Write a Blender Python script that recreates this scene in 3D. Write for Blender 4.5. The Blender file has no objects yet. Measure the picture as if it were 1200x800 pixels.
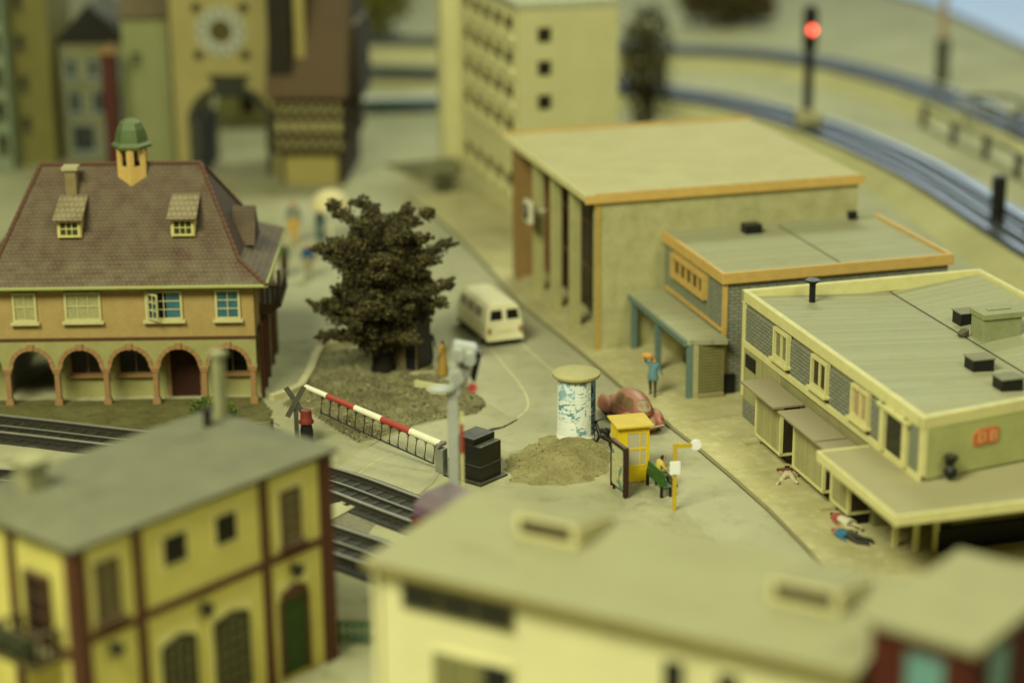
import bpy, bmesh, math, random
from mathutils import Vector, Matrix, noise as mnoise
R = math.radians
PI = math.pi
scene = bpy.context.scene
COL = scene.collection
rng = random.Random(7)

# ------------------------------------------------------------------ camera numbers, and a way to turn a pixel of the photo into a point
F, PITCH, ROLL, H = 2400.0, R(17.5), R(-0.5), 28.5
_fw = Vector((0, math.cos(PITCH), -math.sin(PITCH)))
_rt = Vector((1, 0, 0)); _up = _rt.cross(_fw)
_R = _rt*math.cos(ROLL) + _up*math.sin(ROLL)
_U = _up*math.cos(ROLL) - _rt*math.sin(ROLL)
def _ray(x, y): return _fw*F + _R*(x-600) - _U*(y-400)
def G(x, y, z=0.0):
    d = _ray(x, y); t = (z-H)/d.z
    return Vector((d.x*t, d.y*t, z))

# ------------------------------------------------------------------ materials
def s2l(c): return c/12.92 if c <= .04045 else ((c+.055)/1.055)**2.4
def C(r, g, b): return (s2l(r/255), s2l(g/255), s2l(b/255), 1)
DUST = C(174, 169, 128)
_mats = {}
class NT:
    def __init__(s, name):
        s.m = bpy.data.materials.new(name); s.m.use_nodes = True
        s.nt = s.m.node_tree; s.b = s.nt.nodes['Principled BSDF']
    def n(s, t, **kw):
        nd = s.nt.nodes.new(t)
        for k, v in kw.items():
            if k.startswith('i_'):
                nd.inputs[k[2:].replace('_', ' ')].default_value = v
            else: setattr(nd, k, v)
        return nd
    def l(s, a, b): s.nt.links.new(a, b)
    def mix(s, fac, a, b, blend='MIX'):
        nd = s.n('ShaderNodeMix', data_type='RGBA', blend_type=blend)
        for sock, v in ((nd.inputs[0], fac), (nd.inputs[6], a), (nd.inputs[7], b)):
            if hasattr(v, 'links') or hasattr(v, 'is_linked'): s.l(v, sock)
            else: sock.default_value = v
        return nd.outputs[2]
    def math(s, op, a, b=0.0):
        nd = s.n('ShaderNodeMath', operation=op)
        for sock, v in ((nd.inputs[0], a), (nd.inputs[1], b)):
            if hasattr(v, 'is_linked'): s.l(v, sock)
            else: sock.default_value = v
        return nd.outputs[0]
    def ramp(s, v, a, b):
        nd = s.n('ShaderNodeMapRange'); nd.inputs[1].default_value = a; nd.inputs[2].default_value = b
        s.l(v, nd.inputs[0]); return nd.outputs[0]

def pm(name, col, rough=.75, var=.18, scale=1.2, bump=.25, bscale=14, spec=.25, metal=0.0, dust=.35, dark=None, grid=None, emit=None, scuff=0):
    """painted / cast plastic or card with blotches, fine grain, real dust lying on level faces, optional courses
    grid = (kind, course_w, course_h, mortar, colour2, axis)"""
    if name in _mats: return _mats[name]
    t = NT(name); b = t.b
    tc = t.n('ShaderNodeTexCoord'); oc = tc.outputs['Object']
    n1 = t.n('ShaderNodeTexNoise', i_Scale=scale, i_Detail=5.0, i_Roughness=.6); t.l(oc, n1.inputs['Vector'])
    n2 = t.n('ShaderNodeTexNoise', i_Scale=bscale, i_Detail=4.0, i_Roughness=.65); t.l(oc, n2.inputs['Vector'])
    dk = dark or tuple(x*.55 for x in col[:3])+(1,)
    base = col; hgt = n2.outputs[0]
    if grid:
        kind, cw, ch, mo, c2, ax = grid
        sp = t.n('ShaderNodeSeparateXYZ'); t.l(oc, sp.inputs[0])
        u = {'x': sp.outputs[0], 'y': sp.outputs[1], 'xy': t.math('ADD', sp.outputs[0], sp.outputs[1])}[ax[0] if ax[0] != 'b' else 'xy']
        v = sp.outputs[2] if len(ax) < 2 or ax[1] == 'z' else sp.outputs[1]
        cb = t.n('ShaderNodeCombineXYZ'); t.l(u, cb.inputs[0]); t.l(v, cb.inputs[1])
        br = t.n('ShaderNodeTexBrick'); t.l(cb.outputs[0], br.inputs['Vector'])
        br.inputs['Scale'].default_value = 1; br.inputs['Mortar Size'].default_value = mo
        br.inputs['Brick Width'].default_value = cw; br.inputs['Row Height'].default_value = ch
        br.inputs['Color1'].default_value = col; br.inputs['Color2'].default_value = tuple(x*.8 for x in col[:3])+(1,)
        br.inputs['Mortar'].default_value = c2; br.inputs['Mortar Smooth'].default_value = .3
        if kind == 'board': br.offset = 0.0
        base = br.outputs[0]
        hgt = t.math('ADD', t.math('MULTIPLY', n2.outputs[0], .35), t.math('MULTIPLY', t.math('SUBTRACT', 1.0, br.outputs[1]), .8))
    f1 = t.math('MULTIPLY', t.ramp(n1.outputs[0], .38, .72), var*2.2)
    c1 = t.mix(f1, base, dk)
    f2 = t.math('MULTIPLY', t.ramp(n2.outputs[0], .45, .75), var*1.4)
    c2_ = t.mix(f2, c1, tuple(min(1, x*1.35) for x in col[:3])+(1,))
    if dust > 0:
        ge = t.n('ShaderNodeNewGeometry'); sp2 = t.n('ShaderNodeSeparateXYZ'); t.l(ge.outputs['Normal'], sp2.inputs[0])
        fz = t.math('MULTIPLY', t.ramp(sp2.outputs[2], .25, .95), t.ramp(n1.outputs[0], .2, .65))
        c2_ = t.mix(t.math('MULTIPLY', fz, dust), c2_, DUST)
    if scuff:
        mp = t.n('ShaderNodeMapping'); mp.inputs['Scale'].default_value = (.8, 1.0, 1); t.l(oc, mp.inputs[0])
        n4 = t.n('ShaderNodeTexNoise', i_Scale=.9, i_Detail=9.0, i_Roughness=.72, i_Distortion=0.0); t.l(mp.outputs[0], n4.inputs['Vector'])
        c2_ = t.mix(t.math('MULTIPLY', t.ramp(n4.outputs[0], .54, .7), scuff), c2_, tuple(x*.45 for x in col[:3])+(1,))
    t.l(c2_, b.inputs['Base Color'])
    rr = t.n('ShaderNodeMapRange'); t.l(n1.outputs[0], rr.inputs[0]); rr.inputs[3].default_value = max(.05, rough-.12); rr.inputs[4].default_value = min(1, rough+.12)
    t.l(rr.outputs[0], b.inputs['Roughness'])
    b.inputs['Specular IOR Level'].default_value = spec; b.inputs['Metallic'].default_value = metal
    if bump > 0:
        bp = t.n('ShaderNodeBump', i_Strength=bump, i_Distance=.05); t.l(hgt, bp.inputs['Height']); t.l(bp.outputs[0], b.inputs['Normal'])
    if emit:
        b.inputs['Emission Color'].default_value = emit[0]; b.inputs['Emission Strength'].default_value = emit[1]
    _mats[name] = t.m
    return t.m

def ground_mat(name, cols, grain=22, bump=.5, blot=.35, stain=.4):
    t = NT(name); tc = t.n('ShaderNodeTexCoord'); oc = tc.outputs['Object']
    n1 = t.n('ShaderNodeTexNoise', i_Scale=blot, i_Detail=7.0, i_Roughness=.6); t.l(oc, n1.inputs['Vector'])
    n2 = t.n('ShaderNodeTexNoise', i_Scale=grain, i_Detail=3.0, i_Roughness=.7); t.l(oc, n2.inputs['Vector'])
    n3 = t.n('ShaderNodeTexNoise', i_Scale=blot*5, i_Detail=6.0, i_Roughness=.7); t.l(oc, n3.inputs['Vector'])
    a = t.mix(t.ramp(n1.outputs[0], .35, .68), cols[0], cols[1])
    a = t.mix(t.math('MULTIPLY', t.ramp(n3.outputs[0], .5, .75), stain), a, cols[2])
    a = t.mix(t.math('MULTIPLY', t.ramp(n2.outputs[0], .52, .72), .5), a, cols[3])
    t.l(a, t.b.inputs['Base Color']); t.b.inputs['Roughness'].default_value = .9; t.b.inputs['Specular IOR Level'].default_value = .15
    hh = t.math('ADD', n2.outputs[0], t.math('MULTIPLY', n3.outputs[0], 1.5))
    bp = t.n('ShaderNodeBump', i_Strength=bump, i_Distance=.08); t.l(hh, bp.inputs['Height']); t.l(bp.outputs[0], t.b.inputs['Normal'])
    return t.m

def print_mat(name, paper, ink, ink2, sc=(2.2, 2.2, 3.2), thr=.56, seed=0.0):
    """printed paper: picture blotches and rows of small type"""
    t = NT(name); tc = t.n('ShaderNodeTexCoord')
    mp = t.n('ShaderNodeMapping'); mp.inputs['Scale'].default_value = sc; mp.inputs['Location'].default_value = (seed, seed*1.7, seed*.6)
    t.l(tc.outputs['Object'], mp.inputs[0])
    n1 = t.n('ShaderNodeTexNoise', i_Scale=1.3, i_Detail=5.0, i_Roughness=.62, i_Distortion=.6); t.l(mp.outputs[0], n1.inputs['Vector'])
    n2 = t.n('ShaderNodeTexNoise', i_Scale=9.0, i_Detail=2.0); t.l(mp.outputs[0], n2.inputs['Vector'])
    wv = t.n('ShaderNodeTexWave', wave_type='BANDS', bands_direction='Z', i_Scale=2.4, i_Distortion=.4); t.l(mp.outputs[0], wv.inputs[0])
    f = t.ramp(n1.outputs[0], thr, thr+.04)
    g = t.math('MULTIPLY', t.math('MULTIPLY', t.ramp(wv.outputs['Fac'], .7, .8), t.ramp(n2.outputs[0], .5, .55)), t.ramp(n1.outputs[0], .47, .40))
    a = t.mix(f, paper, ink); a = t.mix(t.ramp(n2.outputs[0], .60, .66), a, t.mix(f, paper, ink2)); a = t.mix(t.math('MULTIPLY', g, .75), a, ink2)
    t.l(a, t.b.inputs['Base Color']); t.b.inputs['Roughness'].default_value = .6
    return t.m

# ------------------------------------------------------------------ mesh builder
class MB:
    def __init__(s): s.v = []; s.f = []; s.mi = []; s.M = None
    def _add(s, vs, fs, m=0):
        o = len(s.v)
        for p in vs:
            p = Vector(p); s.v.append(s.M @ p if s.M else p)
        for f in fs: s.f.append([o+i for i in f]); s.mi.append(m)
        return s
    def box(s, x0, x1, y0, y1, z0, z1, m=0):
        return s._add([(x0,y0,z0),(x1,y0,z0),(x1,y1,z0),(x0,y1,z0),(x0,y0,z1),(x1,y0,z1),(x1,y1,z1),(x0,y1,z1)],
               [(3,2,1,0),(4,5,6,7),(0,1,5,4),(1,2,6,5),(2,3,7,6),(3,0,4,7)], m)
    def cb(s, c, d, m=0):
        return s.box(c[0]-d[0]/2, c[0]+d[0]/2, c[1]-d[1]/2, c[1]+d[1]/2, c[2]-d[2]/2, c[2]+d[2]/2, m)
    def solid(s, pts, vec, m=0):
        """planar polygon swept along vec into a closed solid"""
        vec = Vector(vec); pts = [Vector(p) for p in pts]; n = len(pts)
        nrm = Vector((0,0,0))
        for i in range(n): nrm += pts[i].cross(pts[(i+1) % n])
        if nrm.dot(vec) > 0: pts = pts[::-1]
        q = [p+vec for p in pts]
        return s._add(pts+q, [list(range(n)), list(range(2*n-1, n-1, -1))] + [((i+1) % n, i, n+i, n+(i+1) % n) for i in range(n)], m)
    def prism(s, p2, z0, z1, m=0): return s.solid([(x, y, z0) for x, y in p2], (0, 0, z1-z0), m)
    def tube(s, pts, r, n=8, m=0, caps=True):
        pts = [Vector(p) for p in pts]; k = len(pts)
        rs = r if isinstance(r, (list, tuple)) else [r]*k
        vs = []; fs = []
        up0 = Vector((0,0,1))
        for i, p in enumerate(pts):
            d = (pts[min(i+1, k-1)]-pts[max(i-1, 0)]).normalized()
            a = d.cross(up0 if abs(d.z) < .95 else Vector((1,0,0))).normalized(); b = d.cross(a)
            for j in range(n):
                t = 2*PI*j/n; vs.append(p + (a*math.cos(t)+b*math.sin(t))*rs[i])
        for i in range(k-1):
            for j in range(n):
                fs.append((i*n+j, i*n+(j+1) % n, (i+1)*n+(j+1) % n, (i+1)*n+j))
        if caps: fs += [tuple(range(n))[::-1], tuple((k-1)*n+j for j in range(n))]
        fs = [tuple(reversed(f)) for f in fs]
        return s._add(vs, fs, m)
    def lathe(s, prof, n=20, c=(0,0,0), m=0, ax='z', sq=1.0):
        vs = []; fs = []; k = len(prof)
        for r, h in prof:
            for j in range(n):
                t = 2*PI*j/n; a, b = r*math.cos(t), r*math.sin(t)*sq
                p = (a, b, h) if ax == 'z' else ((a, h, b) if ax == 'y' else (h, a, b))
                vs.append((c[0]+p[0], c[1]+p[1], c[2]+p[2]))
        for i in range(k-1):
            for j in range(n):
                f = (i*n+j, i*n+(j+1) % n, (i+1)*n+(j+1) % n, (i+1)*n+j)
                fs.append(f if ax != 'y' else f[::-1])
        fs.append(tuple(range(n))[::-1] if ax != 'y' else tuple(range(n)))
        top = tuple((k-1)*n+j for j in range(n)); fs.append(top if ax != 'y' else top[::-1])
        return s._add(vs, fs, m)
    def ell(s, c, r, nu=16, nv=10, m=0, z0=-1.0):
        prof = []
        a0 = math.asin(max(-1, z0))
        for i in range(nv+1):
            a = a0+(PI/2-a0)*i/nv; prof.append((max(1e-3, math.cos(a)), math.sin(a)))
        vs = []; fs = []
        for q, h in prof:
            for j in range(nu):
                t = 2*PI*j/nu; vs.append((c[0]+r[0]*q*math.cos(t), c[1]+r[1]*q*math.sin(t), c[2]+r[2]*h))
        for i in range(nv):
            for j in range(nu): fs.append((i*nu+j, i*nu+(j+1) % nu, (i+1)*nu+(j+1) % nu, (i+1)*nu+j))
        fs.append(tuple(range(nu))[::-1]); fs.append(tuple(nv*nu+j for j in range(nu)))
        return s._add(vs, fs, m)
    def build(s, name, mats, parent=None, bevel=0.0, smooth=False, seg=2, loc=None, rz=0.0):
        me = bpy.data.meshes.new(name); me.from_pydata([tuple(p) for p in s.v], [], s.f)
        if not isinstance(mats, (list, tuple)): mats = [mats]
        for mt in mats: me.materials.append(mt)
        me.polygons.foreach_set('material_index', s.mi)
        if smooth: me.polygons.foreach_set('use_smooth', [True]*len(s.f))
        me.validate(); me.update()
        o = bpy.data.objects.new(name, me); COL.objects.link(o)
        if parent: o.parent = parent
        if loc is not None: o.location = loc
        o.rotation_euler.z = rz
        if bevel:
            md = o.modifiers.new('edge', 'BEVEL'); md.width = bevel; md.segments = seg; md.limit_method = 'ANGLE'; md.angle_limit = R(40)
        if smooth:
            md = o.modifiers.new('smooth', 'EDGE_SPLIT'); md.split_angle = R(50)
        return o

def tag(o, label, cat, group=None, kind=None):
    o['label'] = label; o['category'] = cat
    if group: o['group'] = group
    if kind: o['kind'] = kind
    return o
def thing(name, label, cat, loc=(0,0,0), rz=0.0, group=None):
    o = bpy.data.objects.new(name, None); COL.objects.link(o)
    o.location = loc; o.rotation_euler.z = rz; o.empty_display_size = .3
    return tag(o, label, cat, group)
def structure(o): o['kind'] = 'structure'; return o
def copy_tree(o, parent=None):
    c = o.copy(); COL.objects.link(c); c.parent = parent
    for ch in list(o.children): copy_tree(ch, c)
    return c

def wall_M(origin, ang):
    """local frame of a wall: x along the wall, y INTO the wall, z up"""
    return Matrix.Translation(origin) @ Matrix.Rotation(ang, 4, 'Z')

def window(parent, M, x0, x1, z0, z1, fm, pm_, nx=2, nz=2, fw=.09, dep=.10, sill=True, name='window', sillm=None, bars=.04, pane_back=.03):
    """a framed window on the wall plane y=0 of M, frame standing out towards -y"""
    b = MB(); b.M = M
    b.box(x0, x0+fw, -dep, .04, z0, z1); b.box(x1-fw, x1, -dep, .04, z0, z1)
    b.box(x0+fw, x1-fw, -dep, .04, z1-fw, z1); b.box(x0+fw, x1-fw, -dep, .04, z0, z0+fw)
    for i in range(1, nx):
        x = x0+fw+(x1-x0-2*fw)*i/nx; b.box(x-bars/2, x+bars/2, -dep*.7, .02, z0+fw, z1-fw)
    for i in range(1, nz):
        z = z0+fw+(z1-z0-2*fw)*i/nz; b.box(x0+fw, x1-fw, -dep*.66, .021, z-bars/2, z+bars/2)
    w = b.build(name, fm, parent)
    p = MB(); p.M = M; p.box(x0+fw-.01, x1-fw+.01, -pane_back, .03, z0+fw-.01, z1-fw+.01); p.build('pane', pm_, w)
    if sill:
        q = MB(); q.M = M; q.box(x0-.1, x1+.1, -dep-.12, .03, z0-.11, z0-.003); q.build('sill', sillm or fm, w, bevel=.012)
    return w

# ------------------------------------------------------------------ shared materials
M_cream  = pm('cream_trim', C(216, 208, 142), .7, .12, 2, .15)
M_orange = pm('ochre_trim', C(204, 168, 92), .6, .15, 2, .15, dust=.2)
M_roofA  = pm('grey_felt_roof', C(166, 166, 128), .85, .14, .5, .3, 10, dust=.45, dark=C(128, 128, 96), grid=('board', 40, .2, .02, C(140, 140, 108), 'xy'), scuff=.22)
M_roofH  = pm('hall_roof_felt', C(148, 145, 104), .85, .2, .45, .3, 9, dust=.15, dark=C(124, 121, 84), scuff=.3)
M_roofB  = pm('hall_roof_board', C(188, 178, 124), .85, .14, .6, .25, 12, dust=.2, dark=C(160, 150, 98), scuff=.12)
M_hallw  = pm('rough_rendered_wall', C(178, 173, 124), .9, .22, 1.4, .7, 8, dust=.1, dark=C(130, 124, 76), scuff=.3)
M_beige  = pm('beige_panel', C(172, 166, 112), .75, .14, 2, .15, grid=('board', .16, 40, .012, C(142, 136, 88), 'bz'))
M_glassD = pm('dark_glass', C(22, 22, 18), .25, .3, 2, .05, spec=.5, dust=0)
M_glassC = pm('curtained_glass', C(128, 124, 92), .4, .3, 4, .05, spec=.45, dust=0)
M_glassB = pm('blue_glass', C(56, 104, 114), .3, .3, 3, .05, spec=.5, dust=0, dark=C(20, 40, 44))
M_black  = pm('black_plastic', C(24, 24, 21), .5, .3, 3, .15, spec=.35, dust=.14)
M_greyB  = pm('slate_brick', C(146, 147, 124), .85, .15, 2, .5, 20, dust=.2, grid=('brick', .42, .15, .022, C(84, 84, 70), 'bz'))
M_grey2  = pm('grey_panel', C(128, 132, 106), .8, .16, 2, .2)
M_steelB = pm('blue_grey_post', C(106, 126, 114), .7, .18, 3, .2)
M_yellow = pm('yellow_render', C(212, 200, 108), .85, .18, .8, .4, 10, dust=.2)
M_timber = pm('brown_timber', C(90, 56, 36), .8, .25, 3, .35, 10, dust=.2)
M_white  = pm('white_paint', C(226, 222, 186), .6, .1, 3, .12, dust=.1)
M_red    = pm('red_paint', C(160, 60, 46), .55, .18, 4, .15, dust=.12)
M_metal  = pm('grey_metal', C(146, 146, 128), .45, .2, 4, .15, metal=.35, spec=.5, dust=.2)
M_web    = pm('rail_web', C(52, 48, 38), .5, .3, 5, .1, spec=.4, dust=.1)
M_rail   = pm('rail_steel', C(176, 174, 156), .3, .2, 5, .05, metal=.35, spec=.6, dust=.0)
M_bed    = pm('dark_track_bed', C(36, 34, 27), .6, .3, 2.5, .7, 12, spec=.3, dust=.08, dark=C(20, 19, 15))
M_sleep  = pm('dark_sleeper', C(32, 30, 24), .5, .3, 4, .2, spec=.45, dust=.08)

# ------------------------------------------------------------------ the setting
M_sand = ground_mat('sandy_board', [C(178, 174, 132), C(156, 154, 116), C(126, 120, 80), C(194, 190, 150)], 16, .6, .16, .75)
M_road = ground_mat('card_road', [C(176, 173, 138), C(160, 157, 122), C(140, 134, 98), C(188, 185, 150)], 26, .25, .22, .6)
M_pave = ground_mat('dusty_forecourt', [C(194, 186, 134), C(170, 161, 110), C(212, 205, 156), C(178, 170, 122)], 26, .3, .45, .8)
M_earth = ground_mat('island_earth', [C(152, 146, 102), C(112, 106, 70), C(70, 62, 38), C(172, 166, 120)], 18, .9, .7, .95)
M_ballast = ground_mat('grey_ballast', [C(150, 146, 116), C(122, 118, 92), C(84, 78, 58), C(182, 178, 146)], 14, .9, .5, .5)
M_line = pm('pale_line_paint', C(208, 202, 148), .85, .2, 3, .1)

def sheet(name, pts, z, mat, thick=None):
    b = MB()
    p = [Vector((q[0], q[1])) for q in pts]
    b.prism([(q.x, q.y) for q in p], z-(thick or .006), z, 0)
    return structure(b.build(name, mat))

b = MB()                                                # the layout board; its far right edge is the table's edge
edge = [G(1042, -6), G(1075, 3), G(1130, 27), G(1200, 60), G(1300, 108)]
pl = [(-90, 20), (58, 20), (52, 110), (44.5, 150)] + [(e.x, e.y) for e in reversed(edge)] + [(35.5, 240), (-90, 240)]
b.prism(pl, -1.5, 0)
structure(b.build('ground', M_sand))
b = MB()
ee = [(44.5, 150)] + [(e.x, e.y) for e in reversed(edge)] + [(35.5, 240)]
for i in range(len(ee)-1):
    a = Vector((*ee[i], 0)); c = Vector((*ee[i+1], 0)); d = (c-a).normalized(); nn = Vector((d.y, -d.x, 0))
    if nn.x < 0: nn = -nn
    b.solid([a+nn*.01+Vector((0,0,.1)), a+nn*1.0+Vector((0,0,.1)), c+nn*1.0+Vector((0,0,.1)), c+nn*.01+Vector((0,0,.1))], (0,0,-3))
o = b.build('table_edge', pm('table_edge_black', C(42, 44, 40), .6, .2, 1, .1, dust=.1)); tag(o, 'dark raised rim along the far right edge of the layout table', 'table edge')
b = MB(); b.box(36.5, 200, 60, 420, -6.2, -6)  # ledge just below the table; daylight's blue is put into its colour
structure(b.build('side_ledge', pm('ledge_daylight_blue', C(206, 228, 250), .5, .06, .02, .0, dust=0)))

# road and square: one sheet of grey card, kerb on the right side
kerb_px = [(905, 600), (860, 560), (815, 522), (771, 488), (726, 451), (680, 412), (645, 384), (612, 358), (560, 300), (520, 262), (480, 232)]
kerb = [G(1030, 730), G(945, 641)] + [G(x, y) for x, y in kerb_px]
left = [(330, 232), (322, 300), (330, 330), (322, 400), (376, 402), (380, 412), (440, 404), (470, 420), (508, 440), (548, 452), (566, 470), (598, 490), (588, 505), (560, 520), (596, 530), (640, 520), (720, 540), (714, 570), (735, 594), (800, 596), (840, 640), (870, 720)]
sheet('road', [(p.x, p.y) for p in kerb] + [(G(x, y).x, G(x, y).y) for x, y in left], .012, M_road)
# raised forecourt to the right of the kerb
fore = [(p.x, p.y) for p in kerb]
fr = [(-3.2, 130), (12, 128), (30, 96), (30, 50), (13, 50)]
b = MB(); b.prism(fore[::-1] + [(24, 58), (26, 84), (18, 110), (6, 124)], -.4, .12)
structure(b.build('pavement', M_pave, bevel=.04))
b = MB()
for i in range(len(kerb)-1):                            # lighter kerb line of card along the forecourt
    a, c = kerb[i], kerb[i+1]; d = (c-a).normalized(); n = Vector((-d.y, d.x, 0)); n = n if n.x > 0 else -n
    for zz in ():
        pass
    b.solid([a-n*.16+Vector((0,0,.02)), a-n*.01+Vector((0,0,.02)), c-n*.01+Vector((0,0,.02)), c-n*.16+Vector((0,0,.02))], (0,0,.07))
structure(b.build('kerb', pm('dark_gutter', C(120, 112, 74), .9, .3, 2, .3)))
def strip(name, pts, w, z, mat):
    b = MB(); pts = [Vector((p[0], p[1], z)) for p in pts]
    L = []; Rr = []
    for i, p in enumerate(pts):
        d = (pts[min(i+1, len(pts)-1)]-pts[max(i-1, 0)]).normalized(); n = Vector((-d.y, d.x, 0))
        L.append(p+n*w/2); Rr.append(p-n*w/2)
    k = len(pts)
    b._add(L+Rr, [(i, i+1, k+i+1, k+i)[::-1] for i in range(k-1)])
    return structure(b.build(name, mat))
def sm(px, z=0.0, sub=6):
    P = [G(x, y) for x, y in px]; out = []
    for i in range(len(P)-1):
        p0, p1, p2, p3 = P[max(i-1, 0)], P[i], P[i+1], P[min(i+2, len(P)-1)]
        for k in range(sub):
            t = k/sub
            out.append(.5*((2*p1)+(p2-p0)*t+(2*p0-5*p1+4*p2-p3)*t*t+(3*p1-p0-3*p2+p3)*t**3))
    return out+[P[-1]]
strip('road_marking', sm([(572, 404), (588, 425), (606, 446), (617, 464), (618, 478), (606, 490)]), .09, .0165, M_line)
strip('road_marking', sm([(612, 404), (640, 428), (668, 450)]), .09, .0165, M_line)
strip('pavement_joint', [G(812, 497), G(866, 489)], .05, .1245, pm('joint', C(132, 124, 76), .9, .2, 2, .1))
# lane over the level crossing
sheet('lane', [(G(x, y).x, G(x, y).y) for x, y in [(384, 556), (420, 531), (452, 513), (500, 497), (560, 486), (596, 492), (604, 508), (545, 522), (520, 545), (508, 566), (476, 590)]], .022, M_road)
strip('lane_seam', sm([(419, 556), (445, 538), (480, 527), (505, 519)]), .07, .0265, pm('seam_card', C(196, 184, 130), .8, .2, 3, .1))
strip('lane_seam', sm([(405, 541), (440, 518), (470, 505)]), .10, .0265, pm('seam_sand', C(176, 164, 108), .9, .3, 3, .3))
# gap between card sheets, curling up a little
b = MB(); P = sm([(563, 513), (575, 505), (590, 501), (606, 492)])
b.tube([p+Vector((0,0,.03)) for p in P], [.04, .05, .06, .07, .07, .08, .08, .08, .07, .07, .06, .05, .05, .05, .04, .04, .03, .03, .02][:len(P)], 6)
structure(b.build('road_edge', pm('card_gap', C(48, 42, 26), .9, .3, 3, .2)))

def mound(name, px, h, mat, res=.16, rough=.12, power=1.0, seed=0.0, base=0.0):
    """earth heaped inside an outline of ground points"""
    P = [G(x, y) for x, y in px]
    def inside(x, y):
        r = False; j = len(P)-1
        for i in range(len(P)):
            if (P[i].y > y) != (P[j].y > y) and x < (P[j].x-P[i].x)*(y-P[i].y)/(P[j].y-P[i].y)+P[i].x: r = not r
            j = i
        return r
    def dist(x, y):
        m = 9e9
        for i in range(len(P)):
            a, c = P[i-1], P[i]; d = c-a; t = max(0, min(1, ((x-a.x)*d.x+(y-a.y)*d.y)/max(1e-6, d.length_squared)))
            m = min(m, math.hypot(x-a.x-d.x*t, y-a.y-d.y*t))
        return m
    x0, x1 = min(p.x for p in P), max(p.x for p in P); y0, y1 = min(p.y for p in P), max(p.y for p in P)
    nx, ny = int((x1-x0)/res)+2, int((y1-y0)/res)+2
    vs, fs, idx = [], [], {}
    for i in range(nx):
        for j in range(ny):
            x, y = x0+i*res, y0+j*res
            ins = inside(x, y); dd = dist(x, y)
            if ins or dd < res*1.2:
                d = dd if ins else 0
                e = min(1, d/1.7); e = e*e*(3-2*e)
                z = base+(h*e**power if ins else -.05) + (rough*mnoise.fractal(Vector((x*1.1+seed, y*1.1, 0)), 1, 2, 4)*min(1, .25+e) if ins else 0)
                idx[i, j] = len(vs); vs.append((x, y, z if ins else -.04))
    for i in range(nx-1):
        for j in range(ny-1):
            k = [(i, j), (i+1, j), (i+1, j+1), (i, j+1)]
            if all(q in idx for q in k): fs.append([idx[q] for q in k])
    b = MB(); b._add(vs, fs)
    o = b.build(name, mat, smooth=True); o.modifiers.clear()
    structure(o)
    def zat(x, y):
        d = dist(x, y) if inside(x, y) else 0; e = min(1, d/1.7); e = e*e*(3-2*e)
        return base+h*e**power+rough*mnoise.fractal(Vector((x*1.1+seed, y*1.1, 0)), 1, 2, 4)*min(1, .25+e)
    return o, inside, zat, (x0, x1, y0, y1)
isl = mound('planted_island', [(331, 474), (356, 461), (372, 428), (378, 413), (440, 406), (472, 424), (506, 440), (548, 454), (570, 474), (560, 484), (500, 494), (452, 510), (420, 520), (390, 500), (365, 484)], .05, M_earth, rough=.16, seed=3, base=.1)
mnd = mound('sand_mound', [(588, 548), (598, 528), (640, 510), (700, 506), (724, 528), (716, 552), (690, 566), (640, 570), (596, 566)], .36, ground_mat('mound_sand', [C(188, 178, 122), C(158, 146, 94), C(112, 98, 58), C(204, 196, 142)], 22, 1.0, 1.1, .9), rough=.16, seed=9)
mound('sand_verge', [(384, 520), (420, 498), (452, 512), (420, 532), (385, 556), (372, 548)], .10, M_sand, rough=.14, seed=5)
mound('sand_verge', [(735, 570), (760, 560), (800, 585), (850, 640), (700, 640), (716, 585)], .06, M_sand, rough=.1, seed=6)
mound('house_bank', [(-30, 470), (120, 470), (304, 466), (318, 482), (322, 545), (160, 512), (100, 506), (-30, 494)], .06, ground_mat('moss_bank', [C(120, 116, 70), C(98, 94, 52), C(66, 62, 32), C(146, 140, 96)], 18, .9, .7, .7), rough=.09, seed=12, base=.07)

def scatter(name, where, n, smin, smax, mat, label, cat, seed=1):
    r = random.Random(seed); b = MB(); o, ins, zat, (x0, x1, y0, y1) = where; k = 0; tries = 0
    while k < n and tries < n*8:
        tries += 1
        x, y = r.uniform(x0, x1), r.uniform(y0, y1)
        if not ins(x, y): continue
        if mnoise.noise(Vector((x*.9, y*.9, seed))) < r.uniform(-.5, .25): continue
        s = r.uniform(smin, smax)*(1 if r.random() < .9 else 1.9); z = zat(x, y)
        a = r.uniform(0, 6.28); pts = []
        for q in range(4): pts.append((x+s*math.cos(a+q*1.57+r.uniform(-.4, .4))*r.uniform(.6, 1.2), y+s*math.sin(a+q*1.57)*r.uniform(.6, 1.2), z-.02+r.uniform(0, .3)*s))
        top = (x+r.uniform(-.3, .3)*s, y+r.uniform(-.3, .3)*s, z+s*r.uniform(.5, 1.1))
        b._add(pts+[top], [(0,1,4),(1,2,4),(2,3,4),(3,0,4)]); k += 1
    return tag(b.build(name, mat), label, cat, kind='stuff')
scatter('gravel', isl, 2600, .015, .06, pm('dark_crumb', C(74, 66, 40), .9, .3, 3, .2, dust=.2), 'dark crumbs of scenic scatter on the planted island', 'gravel', 3)
scatter('gravel', isl, 1600, .012, .045, pm('pale_crumb', C(178, 170, 126), .9, .2, 3, .2, dust=.2), 'pale grit lying over the planted island', 'gravel', 5)
scatter('gravel', mnd, 5200, .007, .024, pm('sand_crumb', C(180, 170, 112), .9, .3, 3, .2, dust=.2), 'sandy grit on the mound under the poster column', 'gravel', 8)
scatter('moss', mnd, 260, .015, .045, pm('moss_crumb', C(104, 92, 44), .9, .3, 3, .2, dust=.1), 'brown moss crumbs on the mound under the poster column', 'moss', 9)

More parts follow.
